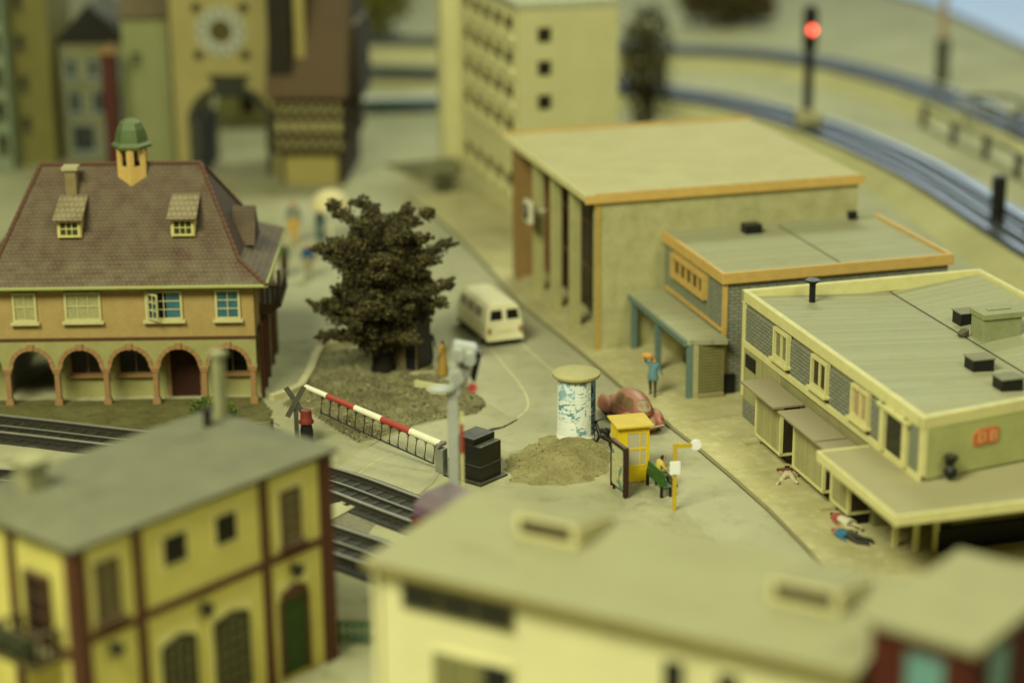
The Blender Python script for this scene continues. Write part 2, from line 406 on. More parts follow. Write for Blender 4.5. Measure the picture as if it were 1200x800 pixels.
# kerb stones of the island (low card edge with a dark foot)
def kerbwall(label, px, h, w):
    P = [G(x, y) for x, y in px]; b = MB(); k = len(P); L = []; Q = []
    for i, p in enumerate(P):
        d = (P[min(i+1, k-1)]-P[max(i-1, 0)]).normalized(); n = Vector((-d.y, d.x, 0)); L.append(p+n*w/2); Q.append(p-n*w/2)
    for i in range(k-1):
        q = [L[i], L[i+1], Q[i+1], Q[i]]
        b._add([v+Vector((0,0,-.05)) for v in q]+[v+Vector((0,0,h)) for v in q], [(0,1,2,3),(7,6,5,4),(0,4,5,1),(1,5,6,2),(2,6,7,3),(3,7,4,0)])
    return tag(b.build('kerb_wall', pm('pale_kerb', C(196, 188, 138), .85, .25, 2, .4, 9)), label, 'kerb')
kerbwall('low pale kerb wall running from the house corner round the planted island', [(318, 469), (338, 463), (353, 456), (364, 437), (371, 418), (377, 409)], .26, .34)
kerbwall('straight pale kerb wall behind the dark tree at the back of the island', [(374, 409), (405, 405), (434, 400)], .3, .3)
kerbwall('thin pale kerb step at the foot of the kiosk', [(462, 442), (490, 439), (520, 437)], .12, .22)
b = MB(); b.box(-.82, .82, -.1, .1, 0, .46); b.box(.82, .9, -.1, .42, 0, .44)
p = G(505, 462); tag(b.build('board_block', pm('cream_block', C(206, 198, 142), .8, .12, 2, .2), None, bevel=.02, loc=(p.x, p.y, .05), rz=R(-35)), 'cream board standing on edge among the earth in front of the kiosk', 'board')

# ------------------------------------------------------------------ tracks
def offset(pts, off):
    out = []
    for i, p in enumerate(pts):
        d = (pts[min(i+1, len(pts)-1)]-pts[max(i-1, 0)]).normalized(); out.append(p+Vector((-d.y, d.x, 0))*off)
    return out
def ribbon(b, pts, w, z0, z1, m=0, slope=0.0):
    L0, R0, L1, R1 = offset(pts, w/2+slope), offset(pts, -w/2-slope), offset(pts, w/2), offset(pts, -w/2); k = len(pts)
    vs = [p+Vector((0,0,z0)) for p in L0]+[p+Vector((0,0,z0)) for p in R0]+[p+Vector((0,0,z1)) for p in L1]+[p+Vector((0,0,z1)) for p in R1]
    fs = []
    for i in range(k-1):
        fs += [(2*k+i+1, 2*k+i, 3*k+i, 3*k+i+1)[::-1], (i, i+1, 2*k+i+1, 2*k+i)[::-1], (k+i+1, k+i, 3*k+i, 3*k+i+1)[::-1]]
    b._add(vs, fs, m)
def spline(P, sub=10):
    P = [Vector((x, y, 0)) for x, y in P]; out = []
    for i in range(len(P)-1):
        p0, p1, p2, p3 = P[max(i-1, 0)], P[i], P[i+1], P[min(i+2, len(P)-1)]
        for k in range(sub):
            t = k/sub; out.append(.5*((2*p1)+(p2-p0)*t+(2*p0-5*p1+4*p2-p3)*t*t+(3*p1-p0-3*p2+p3)*t**3))
    return out+[P[-1]]
def track(label, P, z=-.1, gauge=1.8, wbed=3.3, centre=True, bed=M_bed, group='railway tracks', hb=.18, rr=None, rw=None):
    t = thing('railway_track', label, 'track', (0,0,0), 0, group)
    pts = spline(P)
    b = MB(); ribbon(b, pts, wbed*.86, z-.3, z+hb, 0, .35); b.build('track_bed', bed, t)
    for s in (-1, 1):
        b = MB(); q_ = offset(pts, s*gauge/2); ribbon(b, q_, .13, z+hb+.04, z+hb+.2, 1); ribbon(b, q_, .13, z+hb+.201, z+hb+.23, 0); ribbon(b, q_, .24, z+hb, z+hb+.045, 1); b.build('rail', [rr or M_rail, rw or M_web], t)
    if centre:
        b = MB(); ribbon(b, pts, .1, z+hb+.02, z+hb+.12, 1); ribbon(b, pts, .08, z+hb+.121, z+hb+.135, 0); b.build('centre_rail', [rr or M_rail, rw or M_web], t)
    # sleepers, thinned to one mesh laid under the rails
    b = MB(); acc = 0.0
    for i in range(len(pts)-1):
        a, c = pts[i], pts[i+1]; d = c-a; L = d.length; d.normalize(); n = Vector((-d.y, d.x, 0))
        while acc < L:
            q = a+d*acc
            v = [q+n*1.2-d*.12, q+n*1.2+d*.12, q-n*1.2+d*.12, q-n*1.2-d*.12]
            b._add([p+Vector((0,0,z+hb-.02)) for p in v]+[p+Vector((0,0,z+hb+.03)) for p in v], [(0,1,2,3)[::-1],(4,5,6,7)[::-1],(0,4,5,1)[::-1],(1,5,6,2)[::-1],(2,6,7,3)[::-1],(3,7,4,0)[::-1]]); acc += .62
        acc -= L
    s = b.build('sleepers', M_sleep, t); s['kind'] = 'stuff'
    return t
track('dark railway track passing the arcaded house and the level crossing', [(-34, 81.2), (-26, 80.6), (-21.1, 79.0), (-17.8, 77.9), (-12.5, 75.9), (-7.5, 72.9), (-4.2, 69.9), (0, 65.8), (6, 59)])
track('railway track nearest the yellow brick station house, under the maroon railcar', [(-30, 74.5), (-18, 72.5), (-11, 70.0), (-6.3, 66.6), (-2.2, 62.9), (3, 57.4)])
b = MB(); b.prism([(q.x, q.y) for q in (G(384, 596), G(430, 584), G(452, 598), G(420, 640), G(384, 625))], -.1, .02); structure(b.build('ballast', M_ballast))
sheet('crossing_panel', [(G(x, y).x, G(x, y).y) for x, y in [(370, 598), (408, 588), (420, 594), (384, 614), (365, 618)]], .1, pm('crossing_card', C(178, 174, 128), .8, .2, 2, .2), .1)
RB = pm('blue_sheen_rail', C(150, 156, 150), .3, .15, 3, .05, metal=.85, dust=.1)
BB = pm('grey_plastic_bed', C(46, 52, 52), .36, .25, 1.2, .2, 8, spec=.6, dust=.12)
trA = [(30.5, 86), (29.3, 94), (27.4, 104.6), (24.3, 123), (18.4, 138.6), (9, 148.5), (-6, 155), (-25, 158), (-45, 158)]
track('curved railway track sweeping round behind the flat-roofed station', trA, .9, 1.6, 4.0, True, BB, hb=.22, rr=RB, rw=BB)
trB = [(37, 112), (35, 128), (30.2, 147), (23.2, 160.0), (13.3, 165.0), (-6, 170), (-28, 172), (-50, 171)]
track('outermost curved railway track along the table edge', trB, .9, 1.6, 3.6, True, BB, hb=.22, rr=RB, rw=BB)
bankm = ground_mat('bank_sand', [C(178, 172, 118), C(160, 154, 102), C(132, 126, 80), C(190, 184, 132)], 8, .5, .12, .5)
for nm, tr in (('embankment', trA), ('embankment', trB)):
    b = MB(); ribbon(b, spline(tr), 4.2, -.1, .86, 0, 1.6); structure(b.build(nm, bankm))

# ------------------------------------------------------------------ arcaded house
def arch_house():
    W = 11.5
    t = thing('arcaded_house', 'ochre town house with five round arches, brown tiled hip roof and small green cupola', 'house', (-16.5, 81.75, 0), R(.9))
    M_och = pm('ochre_render', C(168, 142, 86), .85, .16, 1.6, .5, 9, dust=.1)
    M_lime = pm('lime_green_wall', C(156, 150, 94), .85, .16, 1.5, .25, dust=.1)
    M_terra = pm('terracotta_stone', C(158, 122, 78), .75, .22, 3, .3, dust=.12)
    tile = dict(rough=.8, var=.18, scale=1.4, bump=.9, bscale=14, dust=.3, dark=C(70, 58, 42))
    M_tx = pm('brown_tiles_front', C(98, 72, 58), grid=('brick', .2, .125, .02, C(66, 50, 38), 'xz'), **tile)
    M_ty = pm('brown_tiles_side', C(98, 76, 62), grid=('brick', .2, .125, .02, C(66, 50, 38), 'yz'), **tile)
    M_ridge = pm('ridge_tile', C(92, 58, 42), .8, .3, 6, .4, dust=.15)
    M_gut = pm('green_gutter', C(150, 152, 86), .7, .15, 3, .1)
    x0, x1, D = -W/2+.0, W/2, 8.6
    b = MB(); b.box(x0, x1, 0, D, 3.06, 5.5); b.build('upper_wall', M_och, t)
    b = MB(); b.box(x0-.05, x1+.05, -.06, D+.05, 2.96, 3.055); b.build('floor_band', M_timber, t)
    # arcade front: wall above the arches
    cx = [-3.66+2.06*k for k in range(-1, 5)]
    cx = [x for x in cx if x > x0-.6]
    ztop, zs, r = 2.955, 1.74, .82
    b = MB(); N = 14; edges = [max(x0, cx[0]-1.03)]+[c+1.03 for c in cx]; edges[-1] = x1
    for k, c in enumerate(cx):
        l, rr_ = edges[k], edges[k+1]
        arc = [(c+r*math.cos(PI-PI*i/N), zs+r*math.sin(PI*i/N)) for i in range(N+1)]
        arc = [p for p in arc if p[0] >= x0]
        pts = [(l, 0, ztop), (l, 0, zs)]+[(x, 0, z) for x, z in arc]+[(rr_, 0, zs), (rr_, 0, ztop)]
        # split into quads so that the solid is simple
        prev = None
        for x, z in [(l, zs)]+arc+[(rr_, zs)]:
            if prev and abs(prev[0]-x) > 1e-4:
                b.solid([(prev[0], 0, prev[1]), (x, 0, z), (x, 0, ztop), (prev[0], 0, ztop)], (0, .34, 0))
            prev = (x, z)
    b.build('arcade_wall', M_lime, t)
    for c in cx:
        if c-r < x0: continue
        b = MB()
        for i in range(11):
            a0, a1 = PI*i/11+.012, PI*(i+1)/11-.012; k = .05 if i == 5 else 0
            q = [(c-math.cos(a)*q_, -.05-k, zs+math.sin(a)*q_) for a, q_ in ((a0, r-.03), (a1, r-.03), (a1, r+.15+k*2), (a0, r+.15+k*2))]
            b.solid(q, (0, .2, 0))
        b.build('arch', M_terra, t)
    for x in [c-1.03 for c in cx]+[x1-.16]:
        if x < x0: continue
        b = MB(); b.box(x-.11, x+.11, -.04, .24, .28, 1.5); b.box(x-.17, x+.17, -.08, .28, 0, .3); b.box(x-.15, x+.15, -.07, .27, .3, .36)
        b.box(x-.16, x+.16, -.07, .26, 1.5, 1.62); b.box(x-.2, x+.2, -.09, .28, 1.62, 1.76)
        b.build('column', M_terra, t, bevel=.025)
    # back wall of the arcade with an open passage in the bay at the left
    b = MB(); b.box(-2.75, x1, 1.3, D, 0, 2.94); b.box(x0, x0+.7, 1.3, D, 0, 2.94); b.box(x0, x1, .36, D, 2.95, 2.958); b.build('ground_wall', M_lime, t)
    b = MB(); b.box(-2.8, -2.76, 1.35, D, 0, 2.9); b.build('passage_panel', pm('dark_side_wall', C(86, 74, 44), .8, .3, 2, .3), t)
    BW = wall_M((0, 1.3, 0), 0)
    M_dw = pm('dark_brown_glass', C(38, 28, 18), .4, .3, 2, .1, spec=.5, dust=0)
    for c, wd in ((-1.55, .78), (.5, .78), (4.6, .7)):
        window(t, BW, c-wd, c+wd, 1.02, 2.5, M_terra, M_dw if c < -1 else M_glassD, 2, 1, .08, .08, name='shop_window')
    d = MB(); d.box(1.95, 3.2, 1.24, 1.34, 0, 2.3); dr = d.build('door', pm('dark_door', C(58, 30, 18), .6, .3, 3, .2, dust=0), t)
    d = MB(); d.box(1.81, 1.95, 1.2, 1.34, 0, 2.42); d.box(3.2, 3.34, 1.2, 1.34, 0, 2.42); d.box(1.95, 3.2, 1.2, 1.34, 2.3, 2.42); d.build('frame', M_terra, dr)
    d = MB(); d.box(-2.2, -1.2, 1.15, 1.2, .0, .01)
    # upper windows
    FW = wall_M((0, 0, 0), 0)
    M_cw = pm('cream_window_paint', C(190, 182, 126), .65, .12, 3, .1)
    cur = pm('net_curtain', C(160, 154, 104), .6, .25, 6, .1, dust=0)
    window(t, FW, -4.25, -3.25, 3.78, 5.06, M_cw, cur, 2, 2, .1, .1)
    window(t, FW, -2.1, -.58, 3.8, 5.06, M_cw, cur, 3, 2, .1, .1)
    w = window(t, FW, 1.25, 2.8, 3.8, 5.08, M_cw, M_glassB, 2, 3, .1, .1)
    d = MB(); d.box(1.78, 2.12, -.045, -.032, 3.88, 5.0); d.build('unlit_gap_sheet', pm('unlit_gap_black', C(10, 10, 9), .9, 0, 1, 0, dust=0), w)  # black sheet stands in for the unlit room behind the sash
    sash = MB(); sash.M = Matrix.Translation((1.36, -.1, 3.86)) @ Matrix.Rotation(R(-38), 4, 'Z')
    sash.box(0, .6, -.03, .03, 0, .07); sash.box(0, .6, -.03, .03, 1.07, 1.14); sash.box(0, .07, -.03, .03, .07, 1.07); sash.box(.53, .6, -.03, .03, .07, 1.07)
    sash.box(.07, .53, -.015, .015, .39, .43); sash.box(.07, .53, -.015, .015, .74, .78); sash.box(.28, .32, -.016, .016, .07, 1.07); so = sash.build('sash', M_cw, w)
    window(t, FW, 4.15, 5.2, 3.8, 5.1, M_cw, M_glassB, 2, 3, .1, .1)
    # roof: kicked hip
    ex0, ex1, ey0, ey1, ez = x0-.55, x1+.6, -.45, D+.5, 5.36
    kx0, kx1, ky0, ky1, kz = x0+.72, x1-.62, .95, D-.95, 6.08
    ry, rz_ = 4.3, 9.5; rx0, rx1 = -3.55, 3.28
    b = MB()
    E = [(ex0, ey0, ez), (ex1, ey0, ez), (ex1, ey1, ez), (ex0, ey1, ez)]
    K = [(kx0, ky0, kz), (kx1, ky0, kz), (kx1, ky1, kz), (kx0, ky1, kz)]
    A = [(rx0, ry, rz_), (rx1, ry, rz_)]
    v = E+K+A
    b._add(v, [(0,1,5,4), (2,3,7,6), (4,5,9,8), (6,7,8,9)], 0); b._add(v, [(1,2,6,5), (3,0,4,7), (5,6,9), (7,4,8)], 1)
    b._add(v, [(3,2,1,0)], 2)
    rf = b.build('roof', [M_tx, M_ty, M_timber], t)
    g = MB()
    for p, q in ((E[0], E[1]), (E[1], E[2]), (E[3], E[0])): g.tube([Vector(p)+Vector((0,0,-.04)), Vector(q)+Vector((0,0,-.04))], .085, 8)
    g.build('gutter', M_gut, rf, smooth=True)
    g = MB()
    def ridge(p, q, n):
        p, q = Vector(p), Vector(q)
        for i in range(n):
            a, c = p.lerp(q, i/n), p.lerp(q, (i+1.12)/n); g.tube([a, c], [.085, .11], 7)
    ridge(A[0], A[1], 30); ridge(A[1], K[1], 18); ridge(K[1], E[1], 7); ridge(A[0], K[0], 18); ridge(K[0], E[0], 7); ridge(A[1], K[2], 18); ridge(A[0], K[3], 18)
    g.build('ridge_tiles', M_ridge, rf)
    # cupola
    c = Vector((.4, ry-.1, 0)); M_cy = pm('cupola_yellow', C(200, 166, 92), .7, .15, 3, .15)
    def hexa(rad): return [(c.x+rad*math.cos(R(60*k+30)), c.y+rad*math.sin(R(60*k+30))) for k in range(6)]
    b = MB()
    hx = hexa(.7)
    for k in range(6):                                   # six posts with openings between them
        p, q = Vector((*hx[k], 0)), Vector((*hx[(k+1) % 6], 0)); d_ = q-p
        for s0, s1, za, zb in ((0, .26, 9.0, 10.32), (.74, 1, 9.0, 10.32), (.26, .74, 9.0, 9.5), (.26, .74, 10.18, 10.32)):
            u, w2 = p+d_*s0, p+d_*s1; nn = Vector((c.x, c.y, 0))-(u+w2)/2; nn.normalize()
            b.solid([(u.x, u.y, za), (w2.x, w2.y, za), (w2.x, w2.y, zb), (u.x, u.y, zb)], nn*.1)
    u, w2 = Vector((*hx[4], 0)), Vector((*hx[3], 0))
    b.prism(hexa(.695), 8.95, 9.02)
    cup = b.build('cupola', M_cy, t)
    b = MB(); y_ = min(q[1] for q in hx)
    b.solid([(c.x-.606, c.y-.35, 9.01), (c.x, c.y-.70, 9.01), (c.x, c.y-.70, 8.3), (c.x-.606, c.y-.35, 8.95)], (.0, .5, 0)); b.solid([(c.x+.606, c.y-.35, 9.01), (c.x, c.y-.70, 9.01), (c.x, c.y-.70, 8.3), (c.x+.606, c.y-.35, 8.95)], (0, .5, 0)); b.build('point', M_cy, cup)
    b = MB()
    prof = [(.86, 10.27), (.88, 10.38), (.72, 10.5), (.68, 10.75), (.6, 11.05), (.46, 11.32), (.25, 11.47), (.02, 11.5)]
    b.lathe(prof, 6, (c.x, c.y, 0)); b.build('dome', pm('cupola_green', C(84, 100, 56), .55, .2, 3, .1, dust=.3), cup, bevel=.02)
    # chimney
    b = MB(); b.box(-2.32, -1.87, ry-1.2, ry-.7, 8.0, 9.5); ch = b.build('chimney', pm('chimney_render', C(132, 116, 78), .85, .2, 3, .3), rf)
    b = MB(); b.box(-2.43, -1.77, ry-1.3, ry-.6, 9.5, 9.64); b.build('cap', pm('chimney_cap', C(172, 162, 118), .8, .15, 3, .2), ch)
    # dormers
    for dx in (-2.0, 2.75):
        b = MB(); y0d = 1.62
        b.solid([(dx-.5, y0d, 6.95), (dx-.5, y0d, 7.72), (dx-.5, y0d+.9, 7.72)], (1.0, 0, 0))
        dm = b.build('dormer', pm('dormer_cream', C(204, 190, 116), .7, .15, 3, .15), t)
        window(dm, wall_M((dx, y0d, 0), 0), -.45, .45, 6.98, 7.7, _mats['dormer_cream'], pm('green_glass', C(56, 62, 34), .4, .3, 4, .1, dust=0), 3, 2, .09, .06, False)
        b = MB(); b.solid([(dx-.62, y0d-.26, 7.68), (dx+.62, y0d-.26, 7.68), (dx+.6, y0d+1.55, 8.33), (dx-.6, y0d+1.55, 8.33)], (0, -.05, .1)); b.build('dormer_roof', pm('dormer_tiles', C(142, 122, 88), .8, .25, 2, .8, 14, dust=.35, grid=('brick', .22, .14, .02, C(84, 70, 48), 'xz')), dm)
    b = MB(); b.ell((-6.1, 4.3, 6.7), (.9, 1.6, 1.2)); 
    # gable dormer on the hidden side, only its shoulder is seen
    b = MB(); b.solid([(x1-1.2, 3.2, 6.1), (x1-1.2, 5.4, 6.1), (x1-1.2, 4.3, 7.6)], (1.0, 0, 0)); b.build('side_dormer', M_ty, t)
    # carved balcony on the right gable
    M_oak = pm('carved_oak', C(70, 52, 32), .7, .3, 4, .3, dust=.2)
    b = MB(); b.solid([(x1+.02, 2.0, 3.5), (x1+.02, 2.0, 3.35), (x1+.3, 2.0, 3.3), (x1+.95, 2.0, 3.72), (x1+.95, 2.0, 3.85), (x1+.02, 2.0, 3.85)], (0, 3.2, 0)); bal = b.build('balcony', M_oak, t)
    b = MB()
    for y in [2.05+.31*i for i in range(11)]: b.box(x1+.82, x1+.92, y-.055, y+.055, 3.852, 4.55)
    for x in [x1+.15+.22*i for i in range(4)]: b.box(x-.05, x+.05, 2.02, 2.1, 3.852, 4.55)
    b.box(x1+.02, x1+.97, 1.98, 2.12, 4.55, 4.65); b.box(x1+.8, x1+.97, 2.12, 5.2, 4.55, 4.65)
    for y in (2.1, 5.1): b.box(x1+.8, x1+.94, y-.08, y+.08, 4.65, 5.3)
    b.build('railing', M_oak, bal)
    b = MB()
    for y in (1.0, 2.4, 3.8, 5.6, 7.2): b.box(x1+.07, x1+.2, y-.13, y+.13, 0, 3.3)
    b.build('side_post', M_timber, t)
arch_house()

# ------------------------------------------------------------------ flat roofed station group: one local frame, x to the right, y away
SO, SA = Vector((3.76, 88.60, 0)), R(15.5)
def S2W(x, y, z=0): return SO + Vector((x*math.cos(SA)-y*math.sin(SA), x*math.sin(SA)+y*math.cos(SA), z))

def hall():
    t = thing('station_hall', 'tall flat-roofed hall with pale pilasters and orange roof trim', 'hall', SO, SA)
    Wd, Dp, zt = 12.7, 13.4, 7.42
    b = MB(); b.box(0, Wd, 0, .3, 0, 6.98); b.box(Wd-.3, Wd, .3, Dp, 0, 6.98); b.box(0, Wd, Dp-.3, Dp, 0, 6.98); b.build('wall', M_hallw, t)
    # recessed glazed front
    b = MB(); b.box(1.5, 1.7, .3, Dp-.3, .3, 6.9); fr = b.build('glazed_front', pm('hall_glass', C(30, 27, 20), .35, .3, .6, .05, spec=.3, dust=0, dark=C(60, 42, 24)), t)
    b = MB()
    for y in [.9+1.5*i for i in range(9)]: b.box(1.44, 1.5, y-.03, y+.03, .3, 6.9)
    for z in (2.4, 4.6): b.box(1.43, 1.495, .3, Dp-.3, z-.05, z+.05)
    b.build('mullion', pm('brown_mullion', C(110, 86, 48), .6, .2, 3, .1), fr)
    b = MB(); b.box(1.36, 1.42, 9.7, 12.1, .3, 6.9); b.build('brown_panel', pm('brown_panel', C(120, 66, 30), .7, .2, 2, .1), t)
    b = MB(); b.box(.02, 1.5, .3, Dp-.3, .12, .3); b.build('step', M_pave, t)
    M_pil = pm('pale_pilaster', C(184, 178, 120), .8, .16, 1.5, .3)
    for y in (3.42, 6.5, 9.48):
        b = MB(); b.box(-.12, .36, y-.2, y+.2, 0, 7.0); b.build('pilaster', M_pil, t, bevel=.02)
    b = MB(); b.box(-.16, .7, 12.2, 12.7, 0, 7.0); b.box(-.1, 1.6, 12.7, Dp-.005, 0, 7.0); b.build('end_pilaster', pm('brown_pilaster', C(152, 122, 70), .7, .18, 1, .2), t)
    # roof slab with sloping top and orange fascia
    b = MB(); b.box(-.45, Wd+.15, -.12, Dp+.4, 7.0, 7.36); rf = b.build('roof', M_roofB, t)
    b = MB(); b.box(-.02, Wd+.2, -.2, -.122, 6.98, 7.42); b.build('fascia', M_orange, rf); b = MB(); b.box(-.45, Wd+.2, Dp+.402, Dp+.48, 7.0, 7.5); b.build('fascia', M_orange, rf)
    b = MB(); b.box(-.53, -.452, -.05, Dp+.3, 7.08, 7.38); b.build('edge_trim', M_cream, rf)
    b = MB(); b.box(-.53, -.02, -.2, -.125, 6.98, 7.3); b.build('corner_trim', M_orange, rf)
    b = MB(); b.box(-.012, .25, -.05, -.003, 0, 6.98); b.build('corner_strip', pm('tan_strip', C(176, 150, 76), .8, .16, 2, .2), t)
    b = MB(); b.box(Wd-.5, Wd-.1, -.25, -.003, 5.35, 5.7); b.build('spout', M_black, t)
hall()
c = thing('wall_clock', 'round dark-faced clock in a pale box hanging between the hall pilasters', 'clock', S2W(-.62, 8.6, 4.6), SA)
b = MB(); b.box(-.12, .12, -.5, .5, -.55, .55); b.box(.1, .9, -.06, .06, -.06, .06); b.build('case', M_white, c, bevel=.05)
b = MB(); b.M = Matrix.Rotation(R(-90), 4, 'Z'); b.lathe([(.4, -.16), (.4, -.122)], 20, (0, 0, 0), ax='y'); fc = b.build('face', pm('clock_dark', C(38, 46, 46), .4, .2, 3, .05, dust=0), c)
b = MB(); b.box(-.175, -.165, -.03, .03, 0, .3); b.box(-.175, -.165, 0, .22, -.03, .03); b.build('hand', M_white, fc)

def wing():
    t = thing('shop_wing', 'lower flat-roofed wing with orange fascia and covered walkway beside the hall', 'building', SO, SA)
    x0, x1, y0, y1 = 3.32, 13.6, -7.35, -.012
    b = MB(); b.box(x0, x1, y0, y1, 0, 5.0); b.build('wall', M_greyB, t)
    b = MB(); b.box(x0-.03, x0-.002, y0+1.55, y1-.3, 3.0, 5.0); b.box(x0-.03, x0-.002, y1-.3, y1-.004, 0.2, 5.0); b.build('smooth_panel', M_grey2, t)
    b = MB(); b.box(x0-.06, x0+.12, y0-.06, y0+.12, 0.9, 5.0); b.build('corner_strip', M_orange, t)
    b = MB(); b.box(x0-.2, x0+.5, y0-.12, y0-.004, .0, 1.0); b.build('plinth', M_black, t)
    b = MB(); b.box(x0, x1, y0, y1, 5.002, 5.3); b.box(x0+.1, x1-.1, -.09, -.02, 5.3, 5.42); rf = b.build('roof', M_roofA, t)
    b = MB(); b.box(8.72, 8.8, y0+.1, y1-.1, 5.3, 5.312); b.build('roof_seam', pm('seam_dark', C(78, 74, 54), .9, .2, 3, .1, dust=.1), rf)
    b = MB(); b.box(x0-.18, x1+.18, y0-.18, y0-.002, 4.98, 5.46); b.box(x0-.18, x0-.002, y0, y1, 4.98, 5.46); b.box(x1+.002, x1+.18, y0, y1, 4.98, 5.46); b.build('fascia', M_orange, rf, bevel=.02)
    b = MB(); b.box(6.7, 7.5, -1.25, -.6, 5.3, 5.72); b.build('roof_vent', M_black, rf, bevel=.02)
    W_ = wall_M((x0-.03, 0, 0), R(-90))                 # looks towards -x; wall x runs along -y
    window(t, W_, 1.35, 5.45, 3.72, 4.82, M_orange, M_glassD, 5, 1, .2, .22, False, bars=.07)
    b = MB(); b.box(x0-.12, x0-.032, y0, y1-.3, 2.86, 3.0); b.build('ledge', M_orange, t)
    # walkway roof on posts
    b = MB(); b.prism([(1.62, -7.55), (3.3, -7.95), (3.3, -.03), (1.56, .28-.31)], 2.48, 2.72); cp = b.build('canopy', M_roofA, t, bevel=.02)
    b = MB(); b.box(1.52, 1.61, -7.5, -.05, 2.42, 2.66); b.build('edge_beam', M_steelB, cp)
    for y in (-.25, -3.5, -7.45):
        b = MB(); b.box(1.66, 1.9, y-.12, y+.12, .1, 2.478); b.build('post', M_steelB, t)
    b = MB(); b.box(1.9, 2.1, -7.62, -7.32, .1, 2.478); b.build('pale_pier', M_hallw, t)
    # lattice screen
    b = MB()
    for i in range(11): b.box(2.1+.11*i, 2.135+.11*i, -7.66, -7.6, .3, 2.46)
    for i in range(16): b.box(2.1, 3.24, -7.645, -7.615, .3+.14*i, .345+.14*i)
    b.box(2.1, 3.24, -7.76, -7.5, .1, .3); b.build('lattice_screen', pm('lattice_beige', C(150, 144, 92), .8, .2, 3, .2), t)
    b = MB(); b.box(2.12, 3.2, -7.5, -7.46, .3, 2.46); b.build('lattice_shade_sheet', pm('brown_shade', C(84, 76, 48), .8, .3, 2, .2, dust=0), t)  # added sheet; the shade behind the lattice is put into its brown
    b = MB(); b.box(3.22, 3.3, -7.3, -2.8, .12, 2.47); b.build('shop_front', M_glassD, t)
    b = MB(); b.box(3.2, 3.3, -2.75, -.05, .12, 2.47); b.build('plain_panel', pm('beige_section', C(160, 154, 100), .85, .2, 2, .3), t)  # beige wall section at the far end
wing()

